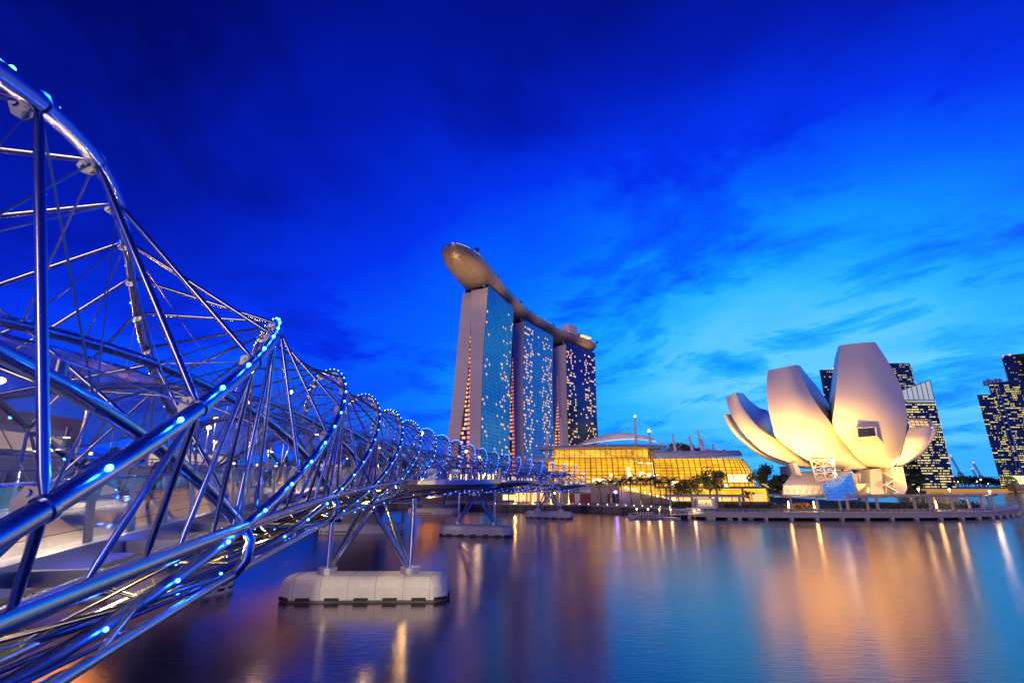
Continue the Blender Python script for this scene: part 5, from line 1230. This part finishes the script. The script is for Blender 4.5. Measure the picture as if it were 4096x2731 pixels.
# ------------------------------------------------------------------ road bridge beside the footbridge
def RX(y): return -41.5 + (y - 68) * .062
rb = thing('road_bridge', 'grey concrete road bridge running behind the footbridge', 'bridge', (RX(80), 80, 11))
YS = frange(-30, 262, 12); HW = 10.5; RZ = 12.3
def rsheet(x0, z0, x1, z1):
    mb = MB(); mb.grid([[Vector((RX(y) + x0, y, z0)), Vector((RX(y) + x1, y, z0)), Vector((RX(y) + x1, y, z1)), Vector((RX(y) + x0, y, z1))] for y in YS], True); mb.f.append((0, 1, 2, 3)); return mb
part(rsheet(-HW, RZ - .3, HW, RZ), 'carriageway', M['asphalt'], rb)
mb = MB(); mb.grid([[Vector((RX(y) + x, y, z)) for x, z in ((-HW, RZ - .302), (-HW, RZ - .9), (-5.5, RZ - 2.6), (5.5, RZ - 2.6), (HW, RZ - .9), (HW, RZ - .302))] for y in YS]); part(mb, 'box_girder', M['concrete'], rb)
part(rsheet(HW + .003, RZ - .6, HW + .3, RZ + .75), 'parapet', M['concrete'], rb); part(rsheet(-HW - .3, RZ - .6, -HW - .003, RZ + .75), 'parapet', M['concrete'], rb)
mb = MB()
for z in (1.0, 1.3): mb.tube([Vector((RX(y) + HW + .15, y, RZ + z)) for y in YS], .05, 5)
for y in frange(-30, 262, 3): mb.bar(Vector((RX(y) + HW + .15, y, RZ + .75)), Vector((RX(y) + HW + .15, y, RZ + 1.3)), .08, .08)
part(mb, 'parapet_rail', M['steel_plate'], rb)
for y in frange(2, 140, 4.6):
    lp = MB(); lp.box((RX(y) + HW + .15, y, RZ + 1.32), .16, .5, .22); part(lp, 'traffic_glow', M['shop'], rb)  # glowing boxes added on the parapet in place of traffic light streaks
white_paint = mat('road_marking', (0.75, 0.75, 0.72), 0.6); mb = MB()
for y in frange(-28, 258, 8):
    for x in (-5, 0, 5): mb.quad(Vector((RX(y) + x - .08, y, RZ + .004)), Vector((RX(y) + x + .08, y, RZ + .004)), Vector((RX(y + 4) + x + .08, y + 4, RZ + .004)), Vector((RX(y + 4) + x - .08, y + 4, RZ + .004)))
part(mb, 'lane_marking', white_paint, rb)
for y in (-10, 60, 131, 214):
    mb = MB(); x = RX(y); 
    for d in (-1, 1): mb.hexa([Vector((x - 3.8, y + d * 1.2 - .9, 1.4)), Vector((x + 3.8, y + d * 1.2 - .9, 1.4)), Vector((x + 3.8, y + d * 1.2 + .9, 1.4)), Vector((x - 3.8, y + d * 1.2 + .9, 1.4)), Vector((x - 5.2, y + d * 9 - .8, RZ - 2.5)), Vector((x + 5.2, y + d * 9 - .8, RZ - 2.5)), Vector((x + 5.2, y + d * 9 + .8, RZ - 2.5)), Vector((x - 5.2, y + d * 9 + .8, RZ - 2.5))])
    pr = part(mb, 'pier', M['concrete'], rb); mb = MB(); n = 28
    def rg_(sx, sy, z): return [Vector((x + (max(-7.2, min(7.2, 1e3 * math.cos(t))) if abs(math.cos(t)) > 1e-3 else 0) + sx * math.cos(t), y + sy * math.sin(t), z)) for t in [2 * math.pi * k / n for k in range(n)]]
    mb.grid([rg_(3.3, 3.6, -.8), rg_(3.3, 3.6, 1.6), rg_(3.1, 3.4, 2.0), rg_(2.5, 2.8, 2.25)], True); mb.f.append(tuple(range(3 * n, 4 * n))); part(mb, 'pile_cap', M['cap'], pr)
    for k in range(0, n, 2):
        q = rg_(3.36, 3.66, .45); mb = MB(); mb.bar(q[k], q[(k + 1) % n], .14, .26); part(mb, 'fender', M['rubber'], pr)
for y in (20, 52, 95, 150, 205):
    p = Vector((RX(y), y, 8.6)); mb = MB(); mb.bar(p - Vector((2, 0, 0)), p + Vector((2, 0, 0)), .3, .2); part(mb, 'underside_light', M['orangelamp'], rb)
    ld = bpy.data.lights.new('road_underside_lamp', 'SPOT'); ld.spot_size = rad(160); ld.energy = 12000; ld.color = (1, .36, .08); ld.shadow_soft_size = .6; lo = bpy.data.objects.new('road_underside_lamp', ld); COL.objects.link(lo); lo.location = p + Vector((0, 0, -2.4)); lo.rotation_euler = (rad(180), 0, 0)
for i, (px, py, y) in enumerate(((2, 1521, 40), (355, 1603, 49), (566, 1712, 62), (836, 1709, 74), (865, 1672, 70), (859, 1766, 84), (1163, 1567, 86), (1270, 1885, 120), (1688, 1731, 172), (1865, 1803, 268), (1917, 1828, 262))):
    p = at_y(px, py, y); street_lamp('%s street lamp from the left along the road bridge' % ordinal(i), p, RZ if y < 250 else LZ, 2600 if y < 100 else 900, 'whitelamp' if i > 5 else 'warm', 'street lamps along the road bridge', .34 if y < 100 else .6)
def car(label, x, y, paint, bus=False, toward=True):
    t = thing('bus' if bus else 'car', label, 'bus' if bus else 'car', (x, y, RZ + .005), 'vehicles on the road bridge'); z = RZ + .005
    if bus: prof = [(-5.6, .35), (5.6, .35), (5.65, 1.4), (5.5, 3.0), (5.2, 3.15), (-5.3, 3.15), (-5.6, 2.9)]; wd = 1.25
    else: prof = [(-2.15, .3), (2.1, .3), (2.2, .65), (1.9, .82), (.95, .95), (.35, 1.42), (-.95, 1.45), (-1.6, 1.0), (-2.1, .95)]; wd = .88
    sg = -1 if toward else 1
    mb = MB(); n = len(prof); rws = [[Vector((x + w_, y + sg * a, z + b)) for a, b in prof] for w_ in (-wd, wd)]; mb.grid([list(q) for q in zip(*rws)] + [[rws[0][0], rws[1][0]]]); mb.f.append(tuple(2 * i for i in range(n))); mb.f.append(tuple(2 * i + 1 for i in range(n))[::-1]); part(mb, 'body', paint, t)
    mb = MB()
    for s_ in (-1, 1):
        if bus: mb.quad(Vector((x + s_ * (wd + .01), y - 5.2, z + 1.5)), Vector((x + s_ * (wd + .01), y + 5.2, z + 1.5)), Vector((x + s_ * (wd + .01), y + 5.2, z + 2.7)), Vector((x + s_ * (wd + .01), y - 5.2, z + 2.7)))
        else: mb.quad(Vector((x + s_ * (wd + .01), y + sg * .75, z + .97)), Vector((x + s_ * (wd + .01), y - sg * 1.35, z + .97)), Vector((x + s_ * (wd + .01), y - sg * .85, z + 1.38)), Vector((x + s_ * (wd + .01), y + sg * .3, z + 1.36)))
    part(mb, 'side_window', M['buswin'] if bus else M['darkglass'], t)
    for a in ((-1.35, 1.35) if not bus else (-3.6, 3.6)):
        for s_ in (-1, 1):
            r_ = .33 if not bus else .48; mb = MB(); mb.tube([Vector((x + s_ * (wd - .15), y + a, z + r_)), Vector((x + s_ * (wd + .04), y + a, z + r_))], r_, 12); part(mb, 'wheel', M['rubber'], t)
    fy = y + sg * prof[2][0] 
    for s_ in (-1, 1): mb = MB(); mb.ball((x + s_ * wd * .7, fy, z + .62), .12, 8, 6); part(mb, 'headlight', M['whitelamp'], t)
    for s_ in (-1, 1): mb = MB(); mb.ball((x + s_ * wd * .7, y + sg * prof[0][0], z + .75), .09, 8, 6); part(mb, 'tail_light', M['redlamp'], t)
sv = mat('silver_car_paint', (.4, .4, .42), .3, .6); rd_ = mat('red_car_paint', (.35, .03, .03), .3); wh = mat('white_bus_paint', (.65, .65, .66), .35)
car('white bus with lit windows nearest on the road bridge', RX(34) + 7, 34, wh, True); car('silver car behind the nearest bus on the road bridge', RX(52) + 7, 52, sv); car('red car ahead of the far bus on the road bridge', RX(70) + 7, 70, rd_)
car('white bus with lit windows farther along the road bridge', RX(90) + 7, 90, wh, True); car('silver car farthest along the road bridge', RX(120) + 3, 120, sv, False, False); car('red car in the far lane with tail lights towards us', RX(44) + 1, 44, rd_, False, False)
car('silver car leading the nearest bus towards the viewer', RX(24) + 7, 24, sv); car('red car just behind the second bus', RX(60) + 7, 60, rd_); car('white bus in the far lane with lit windows', RX(62) + 2.5, 62, wh, True, False); car('silver car following the far lane bus', RX(78) + 2.5, 78, sv, False, False)
bl = thing('apartment_block', 'brown block with big windows at the left edge behind the bridges', 'building', (-112, 96, LZ)); mb = MB(); mb.box((-122, 104, 0), 42, 26, 26); part(mb, 'wall', mat('mauve_render', (.42, .30, .28), .7), bl)
for i in range(5):
    for k in range(6): mb = MB(); x = -139 + k * 6.6; mb.quad((x, 90.95, 3 + i * 4.4), (x + 4, 90.95, 3 + i * 4.4), (x + 4, 90.95, 6 + i * 4.4), (x, 90.95, 6 + i * 4.4)); part(mb, 'window', M['darkglass'] if (i + k) % 3 else M['warmwin'], bl)
g = MB(); g.prism([(-900, 60), (-75, 78), (-60, 120), (-60, 200), (-900, 300)], -1, LZ - .3); struct(g.build('far_bank', M['land']))

# ------------------------------------------------------------------ skyline across the bay at the right
def bandtower(label, x0, x1, y0, dp, zl, zr, floors, lit, prob, estr, seed, body, split=None, roofh=0):
    t = thing('office_tower', label, 'tower', ((x0 + x1) / 2, y0, 4)); mb = MB(); q = [Vector((x0, y0, 2)), Vector((x1, y0, 2)), Vector((x1 + dp * .9, y0 + dp, 2)), Vector((x0 + dp * .98, y0 + dp, 2))]
    tp_ = [Vector((x0, y0, zl)), Vector((x1, y0, zr)), Vector((x1 + dp * .9, y0 + dp, zr)), Vector((x0 + dp * .98, y0 + dp, zl))]; mb.hexa(q + tp_); part(mb, 'tower_body', body, t)
    m1 = bandmat('storey_windows', lit, (0.02, 0.03, 0.05), prob, 1.7, estr, seed); fh = (min(zl, zr) - 6) / floors
    for i in range(floors):
        z0, z1 = 6 + i * fh + fh * .38, 6 + i * fh + fh * .80; v = i + seed * 7 + .5
        rows = [[Vector((x0 + dp * .98 - .3, y0 + dp, z)), Vector((x0 - .3, y0 - .3, z)), Vector((x1 + .3, y0 - .3, z)), Vector((x1 + dp * .9 + .3, y0 + dp, z))] for z in (z0, z1)]
        uvgrid('window_band', rows, [[(0, v), (dp, v), (dp + x1 - x0, v), (2 * dp + x1 - x0, v)]] * 2, m1, t)
    mb = MB(); mb.hexa([v + Vector((0, 0, .004)) for v in tp_] + [v + Vector((0, 0, 1.6)) for v in tp_]); part(mb, 'roof_edge', M['darkglass'], t)
    return t
dk = mat('dark_tower_cladding', (.045, .075, .085), .24, .5, .25, .05)
ta = bandtower('dark office tower beside the museum with a slanting white lit crown', 643, 693, 800, 40, 139, 139, 33, (1.0, .80, .22), .50, 1.15, 1, dk)
mb = MB(); q = [Vector((643, 800, 145)), Vector((693, 800, 145)), Vector((727, 838, 145)), Vector((680, 838, 145))]; mb.hexa(q + [Vector((643, 800, 161)), Vector((693, 800, 178)), Vector((727, 838, 178)), Vector((680, 838, 161))])
cw = part(mb, 'lit_crown', mat('pale_lit_glass', (.6, .65, .7), .15, 0, .3, .08, emit=(.72, .86, .80), estr=.34), ta); mb = MB()
for i in range(7): x = 643 + 50 * i / 6; mb.bar((x, 799.6, 145), (x, 799.6, 161 + 17 * i / 6), .9, .6)
mb.bar((643, 799.6, 161), (693, 799.6, 178), .9, .9); mb.bar((643, 799.6, 145), (693, 799.6, 145), .9, .9); part(mb, 'crown_frame', M['darkglass'], cw)
bandtower('taller banded tower standing behind the slant crowned tower', 640, 713, 856, 40, 219, 219, 56, (1.0, .86, .42), .36, .8, 2, dk)
tc_ = bandtower('narrow dark tower showing between the two tall museum petals', 449, 474, 700, 24, 171, 171, 44, (1.0, .66, .22), .30, 1.1, 3, dk); mb = MB(); mb.ball((470, 700, 174.5), 1.3, 8, 6); part(mb, 'beacon', M['redlamp'], tc_)
bandtower('lowest dark banded tower beside the stepped tower across the bay', 765, 792, 800, 34, 152, 152, 42, (1.0, .82, .16), .38, 1.1, 4, dk)
te = bandtower('yellow banded tower with blocks of rooftop plant and blue glass piers', 796, 846, 806, 36, 172, 178, 48, (1.0, .80, .13), .45, 1.1, 5, dk)
mb = MB(); rr = random.Random(3)
for i in range(7): mb.box((800 + i * 6.4, 816, 172), 3.6, 5, 6 + rr.random() * 9)
part(mb, 'rooftop_plant', M['bluegrey'], te); mb = MB()
for x in (794, 801, 808): mb.bar((x, 804.6, 4), (x, 804.6, 170), 2.2, .8)
part(mb, 'glass_pier', mat('blue_pier_glass', (.12, .2, .36), .15, .6), te)
tf = bandtower('tall dark tower with a red roof light behind the tower with rooftop plant', 836, 880, 812, 40, 221, 226, 58, (1.0, .66, .22), .24, .9, 6, dk); mb = MB(); mb.ball((838, 811, 222), 1.0, 8, 6); mb.ball((850, 811, 224), 1.2, 8, 6); part(mb, 'beacon', M['redlamp'], tf)
bandtower('tallest dark tower beside the one with a red roof light', 872, 905, 800, 30, 249, 256, 60, (1.0, .66, .22), .22, .9, 7, dk)
fs = MB(); fs.prism([(330, 700), (560, 690), (620, 780), (760, 790), (1300, 1180), (2600, 1180), (2600, 1900), (-200, 1900), (-200, 1400)], -1, 3.4); struct(fs.build('far_shore', M['land']))
fw = thing('far_quay', 'long quay wall across the water below the office towers, glow painted into it', 'quay', (700, 775, 0)); mb = MB(); mb.prism([(560, 689), (621, 779), (760, 788), (1300, 1178), (1300, 1182), (758, 791), (619, 781), (557, 690)], 0, 5.6); part(mb, 'quay_wall', mat('quay_wall_painted_glow', (.5, .33, .12), .7, emit=(1.0, .48, .06), estr=.35), fw)  # wall itself glows; the lamplight along the quay is put into its colour
gh = thing('glass_conservatory', 'long low glowing glass hall at the foot of the right hand towers', 'building', (850, 770, 4))
for k in range(3):
    rows = []; x0 = 770 + k * 42
    for i in range(9): a = math.pi * i / 8 * .5; rows.append([Vector((x0, 790 - 14 * math.cos(a), 12 + 13 * math.sin(a))), Vector((x0 + 40.5, 790 - 14 * math.cos(a), 12 + 13 * math.sin(a) * (1 + .05 * k)))])
    uvgrid('glowing_bay', rows, [[(0, i * 3), (40, i * 3)] for i in range(9)], gridglass('glowing_hall_glass', (.5, .5, .4), (.2, .2, .1), 6, 6, .25, .3, 0, (1.0, .86, .42), 1.0, .3, .06), gh, True)
mb = MB(); mb.box((832, 792, 2), 126, 20, 10); part(mb, 'base_wall', M['brownwall'], gh)
for i, (px, py, s_) in enumerate(((3845, 1822, 1.0), (3925, 1848, .8), (3908, 1872, .5))):
    b = at_y(px, 1905, 1250); zt_ = at_y(px, py, 1250).z; t = thing('harbour_crane', ['tall lattice harbour crane right of the slant crowned tower', 'harbour crane with a lit base at far right', 'small harbour crane between the two others'][i], 'crane', b, 'harbour cranes on the horizon')
    mb = MB(); h = zt_ - 4
    for sx in (-1, 1):
        for sy in (-1, 1): mb.bar(Vector((b.x + sx * 9 * s_, b.y + sy * 6, 3)), Vector((b.x + sx * 2.5 * s_, b.y + sy * 2, 3 + h * .5)), 1.6, 1.6)
    for f in (.12, .25, .4): mb.bar(Vector((b.x - 8 * s_, b.y, 3 + h * f)), Vector((b.x + 8 * s_, b.y, 3 + h * f)), 1.4, 1.4)
    part(mb, 'crane_legs', M['brownwall'], t); mb = MB(); p0 = Vector((b.x, b.y, 3 + h * .45)); p1 = Vector((b.x - 14 * s_, b.y, 3 + h))
    for o in (-2, 2): mb.bar(p0 + Vector((o, 0, 0)), p1 + Vector((o, 0, 0)), 1.1, 1.1)
    for k in range(9): f0, f1 = k / 9, (k + 1) / 9; mb.bar(p0 + (p1 - p0) * f0 + Vector((-2, 0, 0)), p0 + (p1 - p0) * f1 + Vector((2, 0, 0)), .8, .8)
    part(mb, 'jib', M['brownwall'], t); mb = MB(); mb.ball(p1, 1.6, 6, 4); part(mb, 'beacon', M['redlamp'], t)
rr = random.Random(21)
for i in range(13):
    px = 3640 + i * 37; tree('%s dark tree from the left along the far right shore' % ordinal(i), px, 1930, 690 + i * 8 if px < 3700 else 830 + i * 14, 3.4, 17 + rr.random() * 6, 15, 'leafdark', 100 + i, 'dark trees on the far right shore', 240, 2.2)
for i in range(20):
    px = 3630 + i * 24 + rr.random() * 12; y = 800 + i * 12; p = at_y(px, 1918 + rr.random() * 14, y); street_lamp('%s tiny shore lamp from the left across the water at right' % ordinal(i), p, 3.4, 0, rr.choice(('warm', 'whitelamp', 'warm')), 'tiny lamps on the far right shore', 1.1 + rr.random() * .6)
fb_ = at_z(4030, 1968, 0); fb_ *= 1; t = thing('ferry_boat', 'white lit ferry boat crossing the water at far right', 'boat', fb_); mb = MB(); rows = []
for i in range(9):
    f = i / 8; x = -14 + 28 * f; wd = 3.2 * min(1, f * 5 + .1, (1.1 - f) * 4); rows.append([fb_ + Vector((x, y * wd, z)) for y, z in ((-1, .0), (-1.05, 1.6), (1.05, 1.6), (1, 0))])
mb.grid(rows, True); mb.f.append((0, 1, 2, 3)); mb.f.append(tuple(range(len(mb.v) - 4, len(mb.v)))); part(mb, 'hull', M['white'], t); mb = MB(); mb.box(fb_ + Vector((1, 0, 1.604)), 18, 4.6, 2.2); part(mb, 'cabin', M['white'], t); mb = MB(); mb.quad(fb_ + Vector((-7, -2.35, 2.1)), fb_ + Vector((9, -2.35, 2.1)), fb_ + Vector((9, -2.35, 3.3)), fb_ + Vector((-7, -2.35, 3.3))); part(mb, 'cabin_window', M['shop'], t)

# ------------------------------------------------------------------ people
def body_mesh(step, arm):
    V, Eg, Rr = [], [], []
    def v(p, r, par=None):
        V.append(p); Rr.append(r); i = len(V) - 1
        if par is not None: Eg.append((par, i))
        return i
    pel = v((0, 0, .96), (.15, .11)); sp = v((0, -.01, 1.14), (.135, .10), pel); ch = v((0, 0, 1.33), (.165, .11), sp); nk = v((0, .01, 1.47), (.055, .055), ch); j = v((0, -.005, 1.55), (.07, .08), nk); hd = v((0, -.015, 1.64), (.078, .095), j); v((0, 0, 1.73), (.06, .07), hd)
    for s_ in (-1, 1):
        sh = v((s_ * .19, 0, 1.39), (.06, .06), ch); k = arm * s_; el2 = v((s_ * .25, .02 + .12 * k, 1.14), (.045, .045), sh); wr = v((s_ * .24, -.10 + .22 * k, .95 + abs(k) * .06), (.03, .03), el2); v((s_ * .235, -.13 + .24 * k, .86 + abs(k) * .07), (.035, .025), wr)
        hp = v((s_ * .10, 0, .88), (.09, .09), pel); g_ = -step * s_; kn = v((s_ * .11, -.05 - .22 * g_, .50 + .03 * abs(g_)), (.062, .062), hp); an = v((s_ * .105, .06 - .30 * g_ + (.14 if g_ < 0 else 0), .09 + (.07 if g_ < 0 else 0)), (.04, .042), kn); v((s_ * .11, -.10 - .30 * g_ + (.12 if g_ < 0 else 0), .035 + (.02 if g_ < 0 else 0)), (.042, .03), an)
    me_ = bpy.data.meshes.new('person'); me_.from_pydata(V, Eg, []); o = bpy.data.objects.new('person', me_); COL.objects.link(o)
    sk_ = o.modifiers.new('skin', 'SKIN'); lay = me_.skin_vertices[0].data
    for i, r_ in enumerate(Rr): lay[i].radius = r_
    lay[0].use_root = True; sb = o.modifiers.new('sub', 'SUBSURF'); sb.levels = 1; sb.render_levels = 1
    dg = bpy.context.evaluated_depsgraph_get(); dg.update(); fm = bpy.data.meshes.new_from_object(o.evaluated_get(dg)); bpy.data.objects.remove(o); return fm
bodies = [body_mesh(1.0, 1.0), body_mesh(.45, .4), body_mesh(.08, .15)]
hairb = MB(); hairb.ball((0, .012, 1.665), .105, 10, 6, 1.08)
shirts = [mat('violet_shirt', (.22, .16, .34), .8), mat('green_shirt', (.06, .22, .12), .8), mat('dark_shirt', (.03, .03, .04), .8), mat('red_shirt', (.4, .07, .06), .8), mat('white_shirt', (.6, .6, .6), .8)]
shorts = [mat('black_shorts', (.02, .02, .025), .8), mat('blue_jeans', (.05, .08, .16), .8)]
hm = None
def person(label, pos, rz, pose, sh, bt, grp=None, bare=True):
    global hm
    me_ = bodies[pose].copy(); me_.materials.clear()
    for m_ in (M['skin'], shirts[sh], shorts[bt], M['rubber']): me_.materials.append(m_)
    for pl in me_.polygons:
        c = pl.center; k = 0
        if c.z < .09: k = 3
        elif c.z < 1.0 and abs(c.x) < .20 and (c.z > (.62 if bare else .1)): k = 2
        elif 1.0 <= c.z < 1.45 and (abs(c.x) < .2 or c.z > 1.2): k = 1
        pl.material_index = k; pl.use_smooth = True
    o = bpy.data.objects.new('person', me_); COL.objects.link(o); o.location = pos; o.rotation_euler = (0, 0, rz); tag(o, label, 'person', grp)
    if hm is None: h = hairb.build('hair', M['hair'], None, True); hm = h.data
    else: h = bpy.data.objects.new('hair', hm); COL.objects.link(h)
    h.parent = o; return o
person('jogger in a violet shirt and black shorts running on the bridge deck', BP(-38.2, .9, ZD), rad(205), 0, 0, 0)
person('walker in a white shirt behind the jogger on the bridge deck', BP(-24, -.6, ZD), rad(10), 1, 4, 1, None, False)
person('walker in a red shirt farther along the bridge deck', BP(-9, -1.2, ZD), rad(190), 1, 3, 0)
person('person in green leaning at the left rail of the nearest pod', BP(-1.2, 5.2, ZD), rad(-60), 2, 1, 1, None, False)
person('person in dark clothes standing mid way on the nearest pod', BP(4.5, 7.6, ZD), rad(-80), 2, 2, 1, None, False)
person('person in red standing near the right rim of the nearest pod', BP(5.5, 10.8, ZD), rad(-100), 2, 3, 1, None, False)
person('person in white at the rim of the nearest pod', BP(1.0, 11.8, ZD), rad(-120), 2, 4, 0)
person('person in dark clothes on the middle pod', BP(70, 10, ZD), rad(-90), 2, 2, 1, None, False)
person('person in red on the middle pod', BP(67, 8, ZD), rad(-60), 2, 3, 1, None, False)
person('person in green on the far pod', BP(138, 9, ZD), rad(-90), 2, 1, 1, None, False)
person('person in dark clothes on the far pod', BP(134, 8, ZD), rad(-90), 2, 2, 1, None, False)
for i, (px, y) in enumerate(((2298, 244), (2310, 245), (2318, 244), (2395, 246))):
    p = at_y(px, 2008, y); person(['person in dark clothes walking on the promenade under the bridge end', 'person in white at the centre of the group under the bridge end', 'person in violet at right of the group under the bridge end', 'person in red by the foot of the bridge strut'][i], Vector((p.x, y, LZ)), rad(90 * i), 1 + i % 2, (2, 4, 0, 3)[i], 1, None, False)

# flood lamp on the near bank that lights the first pile cap through the bridge
fl = thing('bank_floodlight', 'tall floodlight mast on the near bank behind the viewer', 'lamp', (8, -13, 0)); mb = MB(); mb.tube([(8, -13, 0), (8, -13, 15.8)], [.2, .12], 10); part(mb, 'mast', M['steel_plate'], fl, True); mb = MB(); mb.box((8, -12.7, 15.8), .9, .5, .6); part(mb, 'lamp_housing', M['steel_plate'], fl)
ld = bpy.data.lights.new('bank_floodlight_lamp', 'SPOT'); ld.energy = 85000; ld.color = (1.0, .80, .42); ld.spot_size = rad(10.5); ld.spot_blend = .35; ld.shadow_soft_size = .12; lo = bpy.data.objects.new('bank_floodlight_lamp', ld); COL.objects.link(lo); lo.location = (8, -12, 16.1); lo.rotation_euler = (Vector((-13.2, 54, .8)) - Vector((8, -12, 16.1))).to_track_quat('-Z', 'Y').to_euler()
# added spots hung in mid-air, giving the sky park's underside its city glow
for (x, y, z, en) in ((-52, 390, 140, 34000), (-16, 396, 158, 16000), (-2, 440, 166, 16000), (20, 496, 168, 18000), (46, 540, 168, 18000), (76, 588, 168, 18000), (108, 640, 168, 18000)):
    ld = bpy.data.lights.new('hull_glow_fill', 'SPOT'); ld.energy = en * 2.4; ld.spot_size = rad(115); ld.spot_blend = 1.0; ld.color = (1.0, .56, .28); ld.shadow_soft_size = 4.0; lo = bpy.data.objects.new('hull_glow_fill', ld); COL.objects.link(lo); lo.location = (x, y, z); lo.rotation_euler = (rad(180), rad(14), 0)
